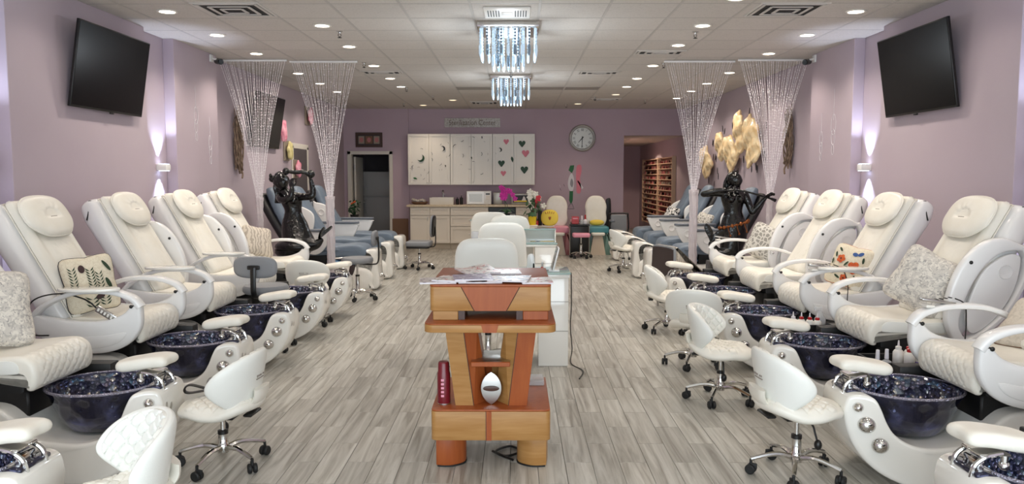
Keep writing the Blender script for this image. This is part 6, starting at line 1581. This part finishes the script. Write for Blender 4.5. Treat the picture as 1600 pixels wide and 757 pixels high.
for sgn in (-1, 1):
    sp_ = cat([(0, 0, .09), (-.02*sgn, 0, .26), (-.05+.03*sgn, 0, .42), (.0+.05*sgn, -.02, .54), (.02+sgn*.16 if sgn > 0 else -.10, -.04, .36 if sgn > 0 else .60)], 6); g = G(); g.tube(sp_, .005, 5); s_ = g.obj('flower_stem', 'leaf', t)
    for k in range(7):
        i = int(len(sp_)*(.45+.55*k/7)); i = min(i, len(sp_)-1); q = V(sp_[i]); a0 = k*1.1
        g = G()
        for j in range(5):
            a = a0+2*math.pi*j/5; g.ball(q+V((.027*math.cos(a), -.02, .027*math.sin(a))), (.026, .009, .019), 8, 5, rot=Matrix.Rotation(-a, 4, 'Y'))
        g.ball(q+V((0, -.032, -.005)), (.013, .013, .013), 8, 5); g.obj('flower', 'petal_magenta', s_)
for k in range(5):
    a = R(-60+60*k); g = G(); g.tube(cat([(0, 0, .09), (.08*math.cos(a), .08*math.sin(a), .18), (.17*math.cos(a), .17*math.sin(a), .13)], 4), [.01, .02, .028, .032, .03, .026, .02, .012, .004], 8, up=(0, 0, 1), sq=(1, .18)); g.obj('leaf', 'leaf', t)
# dark plant on a black stand by the storeroom doorway
t = thing('plant_stand', 'black plant stand beside the storeroom doorway', 'stand', (-3.28, 15.55, 0))
g = G(); g.box((0, 0, .70), (.30, .26, .02), .004, 1); g.obj('top', 'plastic_black', t)
for sx in (-.13, .13):
    for sy in (-.11, .11): g = G(); g.cyl((sx, sy, 0), (sx, sy, .69), .010, n=8); g.obj('leg', 'plastic_black', t)
t = thing('potted_plant', 'dark leafy plant in a black pot on the stand by the doorway', 'plant', (-3.26, 15.55, .711))
g = G(); g.lathe([(.001, 0), (.07, 0), (.09, .11), (.08, .11), (.001, .09)], n=18); g.obj('pot', 'plastic_black', t)
for k in range(26):
    a = rn.uniform(0, 6.28); r = rn.uniform(.04, .15); z = .16+rn.random()*.22; g = G(); g.tube([(0, 0, .09), (r*math.cos(a), r*math.sin(a), z)], .004, 5)
    g.ball((r*math.cos(a), r*math.sin(a), z), (.045, .022, .01), 8, 5, rot=Matrix.Rotation(a, 4, 'Z') @ Matrix.Rotation(rn.uniform(-.6, .9), 4, 'Y')); g.obj('leaf', 'paint_dkgreen', t)
for k in range(3): g = G(); g.ball((-.04+.03*k, -.06, .33+.02*k), (.025, .02, .02), 8, 6); g.obj('flower', 'print_orange', t)

# ------------------------------------------------------------------ throw pillows on the chairs
def pillow_f(hw, hh, th, e=4.5, p=2.2):
    def h(a, b):
        f = ((abs(a)/hw)**e+(abs(b)/hh)**e)**(1/e); return (max(0, 1-f**p))**.5*th*.5
    return h
def pillow(lb, loc, nrm, hw, hh, th, m, spin=0., lean=0., pipe=None, back=None):
    """nrm: horizontal direction (degrees) the face looks in; lean: how far it tips backwards"""
    t = thing('throw_pillow', lb, 'pillow', loc, 0, 'throw pillows'); t.rotation_euler = (R(-lean), R(spin), R(nrm+90))
    def out(phi):
        x, y = sup(hw, hh, 9)(phi); c = 1-.07*(1-abs(math.sin(2*phi))); return (x*c, y*c)
    g = G(); g.pad(lambda a, b: (a, 0, b), out, th, 14, 64, p=2.2); o = g.obj('cover', m, t)
    g = G(); g.tube([(out(2*math.pi*k/64)[0], .006, out(2*math.pi*k/64)[1]) for k in range(65)], .004, 6, cap=False); g.obj('seam', pipe or m, t)
    if pipe: g = G(); g.pad(lambda a, b: (a, .010, b), out, th*.98, 10, 48, p=2.2); g.obj('back_cover', pipe, t)
    return t
def pprint(t, nm, pts, m, h, up=.004):
    """flat printed shape laid on the pillow face"""
    g = G(); vs = [g.bm.verts.new((a, -(h(a, b)+up), b)) for a, b in pts]; c = (sum(p[0] for p in pts)/len(pts), sum(p[1] for p in pts)/len(pts)); cv = g.bm.verts.new((c[0], -(h(*c)+up), c[1]))
    for i in range(len(vs)): g.bm.faces.new((cv, vs[i], vs[(i+1) % len(vs)]))
    return g.obj(nm, m, t)
pillow('grey paisley pillow on the white chair at the left edge', (-2.86, 4.12, .885), -35, .22, .22, .15, 'fab_paisley', 8, 25)
fp = pillow('cream pillow printed with green ferns and a navy edge', (-2.87, 5.14, .875), -45, .165, .19, .11, 'fab_linen', -6, 14, 'navy_cloth')
hf = pillow_f(.165, .19, .11)
def frond(t, x, z0, z1, s, m):
    n = int((z1-z0)/.019)
    for k in range(n):
        z = z0+(z1-z0)*k/n
        for d in (-1, 1): pprint(t, 'fern_leaf', [(x, z-.003), (x+d*.014*s, z+.012), (x+d*.032*s, z+.026), (x+d*.020*s, z+.004)], m, hf, .006)
frond(fp, -.105, -.03, .12, .8, 'print_green'); frond(fp, .0, -.06, .10, .9, 'print_green'); frond(fp, .05, -.04, .07, .8, 'print_green'); frond(fp, -.02, -.16, -.09, 1.4, 'print_green'); frond(fp, .06, -.16, -.10, 1.2, 'print_green')
ell = lambda cx, cz, rx, rz, a=0: [(cx+rx*math.cos(q)*math.cos(a)-rz*math.sin(q)*math.sin(a), cz+rx*math.cos(q)*math.sin(a)+rz*math.sin(q)*math.cos(a)) for q in [2*math.pi*k/14 for k in range(14)]]
pprint(fp, 'beetle', ell(-.048, .10, .02, .028), 'print_brown', hf, .007); pprint(fp, 'dark_leaf', ell(.10, -.02, .014, .04, .3), 'print_green', hf, .006); pprint(fp, 'butterfly', ell(.03, -.10, .03, .018, .3), 'print_brown', hf, .006); pprint(fp, 'dark_leaf', ell(.11, .10, .012, .045, .5), 'print_green', hf, .006)
pillow('tan textured pillow tucked behind the fern pillow', (-3.06, 5.44, .865), -30, .17, .185, .12, 'fab_damask', 5, 25)
pillow('plain silver pillow on the white chair before the black mermaid', (-2.90, 8.62, .865), -40, .18, .18, .13, 'fab_damask', 12, 25)
pillow('cream pillow at the right edge on the nearest right chair', (2.84, 4.14, .79), 200, .20, .17, .12, 'fab_plain', 0, 45, 'card_brown')
pillow('large silver paisley pillow standing on its corner in a right chair', (2.72, 5.12, .90), 216, .20, .20, .15, 'fab_paisley', 24, 20)
pp = pillow('white pillow printed with orange poppies and butterflies', (2.76, 6.34, .855), 215, .175, .175, .13, 'fab_linen', 10, 24, 'rust_cloth')
hp_ = pillow_f(.175, .175, .13)
for cx, cz, r, m_ in ((.07, -.02, .05, 'print_orange'), (-.06, .03, .035, 'print_orange'), (.02, -.12, .03, 'print_orange')):
    for k in range(5): a = 2*math.pi*k/5; pprint(pp, 'poppy_petal', ell(cx+.55*r*math.cos(a), cz+.55*r*math.sin(a), r*.55, r*.5, a), m_, hp_, .006+.0006*k)
    pprint(pp, 'poppy_centre', ell(cx, cz, r*.22, r*.22), 'print_brown', hp_, .0105)
for cx, cz, a in ((.06, .10, .3), (-.11, -.08, -.4)):
    for d in (-1, 1): pprint(pp, 'butterfly_wing', ell(cx+d*.022*math.cos(a), cz+d*.022*math.sin(a), .024, .017, a+d*.5), 'print_blue', hp_, .006)
for cx, cz, a in ((-.12, .06, .4), (-.13, .0, .2), (-.10, .11, .9), (.0, .0, -.5), (.0, -.06, .8), (.12, .06, .2), (-.04, -.12, 1.2), (.11, -.10, .5)): pprint(pp, 'leaf', ell(cx, cz, .009, .026, a), 'print_green', hp_, .006)
pillow('grey leaf patterned pillow on the white chair before the flute statue', (2.76, 8.58, .875), 215, .19, .19, .13, 'fab_grey_leaf', 14, 22)
pillow('black and white pillow on the farthest right blue chair', (2.92, 14.55, .86), 205, .17, .17, .12, 'fab_bw', 10, 28); pillow('grey and white patterned pillow on the second right blue chair', (2.93, 12.1, .86), 205, .17, .17, .12, 'fab_grey_leaf', 10, 28)
# ------------------------------------------------------------------ supplies between the right-hand chairs
def supply_unit(lb, x, y, wx=.34, h=.42):
    t = thing('supply_drawer', lb, 'drawer unit', (x, y, 0), 0, 'black supply drawers')
    g = G(); g.box((0, 0, h/2), (wx, .26, h), .008, 2); g.obj('body', 'black_satin', t)
    g = G(); z = h+.03
    for a, b, c, d_ in ((0, .125, wx+.02, .012), (0, -.125, wx+.02, .012), (wx/2, 0, .012, .25), (-wx/2, 0, .012, .25)): g.box((a, b, z), (c, d_, .07), .003, 1)
    g.obj('tray_rim', 'black_satin', t)
    g = G(); g.box((-wx/2-.008, 0, h*.62), (.014, .10, .02), .004, 1); g.obj('pull', 'plastic_black', t)
    return t
supply_unit('black supply drawer with purple cloth behind the front right bowl', 2.33, 4.66); supply_unit('black supply drawer with red capped bottles behind the second right bowl', 2.22, 5.84, .30)
def squeeze(lb, x, y, z, liquid, cap, s=1.):
    t = thing('squeeze_bottle', lb, 'bottle', (x, y, z), 0, 'squeeze bottles')
    g = G(); g.lathe([(.001, 0), (.028*s, 0), (.03*s, .004*s), (.03*s, .05*s)], n=16, cap=True); g.obj('liquid', liquid, t)
    g = G(); g.lathe([(.0302*s, .048*s), (.0302*s, .085*s), (.022*s, .098*s), (.012*s, .102*s)], n=16); g.obj('bottle', 'bottle_milk', t)
    g = G(); g.lathe([(.017*s, .098*s), (.017*s, .118*s), (.008*s, .122*s)], n=12); g.obj('cap', cap, t)
    g = G(); g.lathe([(.007*s, .12*s), (.004*s, .155*s), (.001, .156*s)], n=10); g.obj('nozzle', 'paint_white', t)
for k, (dx, dy, lq, cp) in enumerate(((.04, .05, 'bottle_milk', 'bottle_milk'), (.105, .045, 'bottle_milk', 'red_gloss'), (.075, -.02, 'bottle_milk', 'red_gloss'), (.135, -.04, 'bottle_purple', 'red_gloss'))):
    squeeze(('white squeeze bottle in the left back of the front supply tray', 'white squeeze bottle with a red collar at the back of the front tray', 'white squeeze bottle with a red collar in the middle of the front tray', 'purple filled squeeze bottle with a red cap in the front tray')[k], 2.33+dx, 4.66+dy, .422, lq, cp, 1.05)
polish('clear nail oil bottle with a white cap, left one in the front tray', 2.20, 4.62, .422, 'clear_plastic', 'paint_white', 1.5); polish('clear nail oil bottle with a white cap, right one in the front tray', 2.265, 4.64, .422, 'clear_plastic', 'paint_white', 1.5)
g = G(); g.pad(lambda a, b: (a, b, 0), sup(.10, .05, 3), .03, 8, 36, q=lambda a, b: .006*math.sin(60*a+30*b), p=3); o = g.obj('purple_cloth', 'purple_cloth'); o.location = (2.25, 4.575, .438); tag(o, 'folded purple cloth in the front supply tray', 'cloth')
for k, (dx, lq, cp) in enumerate(((-.11, 'bottle_milk', 'paint_white'), (-.055, 'bottle_milk', 'red_gloss'), (.0, 'bottle_milk', 'red_gloss'), (.05, 'bottle_purple', 'red_gloss'))):
    squeeze(('white nozzled bottle leftmost in the second supply tray', 'red collared bottle second from left in the second supply tray', 'red collared bottle third from left in the second supply tray', 'purple filled bottle beside the clear jug in the second tray')[k], 2.22+dx, 5.80-.02*k, .422, lq, cp, .95)
t = thing('spray_bottle', 'clear crumpled plastic spray bottle in the second supply tray', 'bottle', (2.325, 5.83, .422))
g = G(); g.lathe([(.001, 0), (.042, 0), (.044, .006), (.042, .09), (.018, .13), (.016, .15)], n=16); g.obj('bottle', 'clear_plastic', t); g = G(); g.box((-.015, 0, .165), (.06, .024, .03), .006, 2); g.obj('trigger_head', 'clear_plastic', t)
# remote resting on the fern pillow chair's arm
t = thing('remote_control', 'silver remote control hanging on the arm of the fern pillow chair', 'remote', (-2.66, 4.945, .70)); t.rotation_euler = (0, R(32), 0)
g = G(); g.box((0, 0, 0), (.16, .022, .045), .006, 2); g.obj('case', 'chrome_soft', t)
for k in range(6):
    g = G(); g.box((-.06+.024*k, -.012, .0), (.014, .006, .022), .002, 1); g.obj('button', 'gloss_white', t)
g = G(); g.tube(cat([(-2.73, 4.95, .74), (-2.80, 4.94, .80), (-2.95, 4.92, .84), (-3.10, 4.88, .80), (-3.16, 4.88, .66), (-3.12, 4.89, .58), (-3.02, 4.90, .57)], 8), .005, 6); tag(g.obj('remote_cable', 'plastic_black'), 'black remote cable looping over the arm of the fern pillow chair', 'cable')
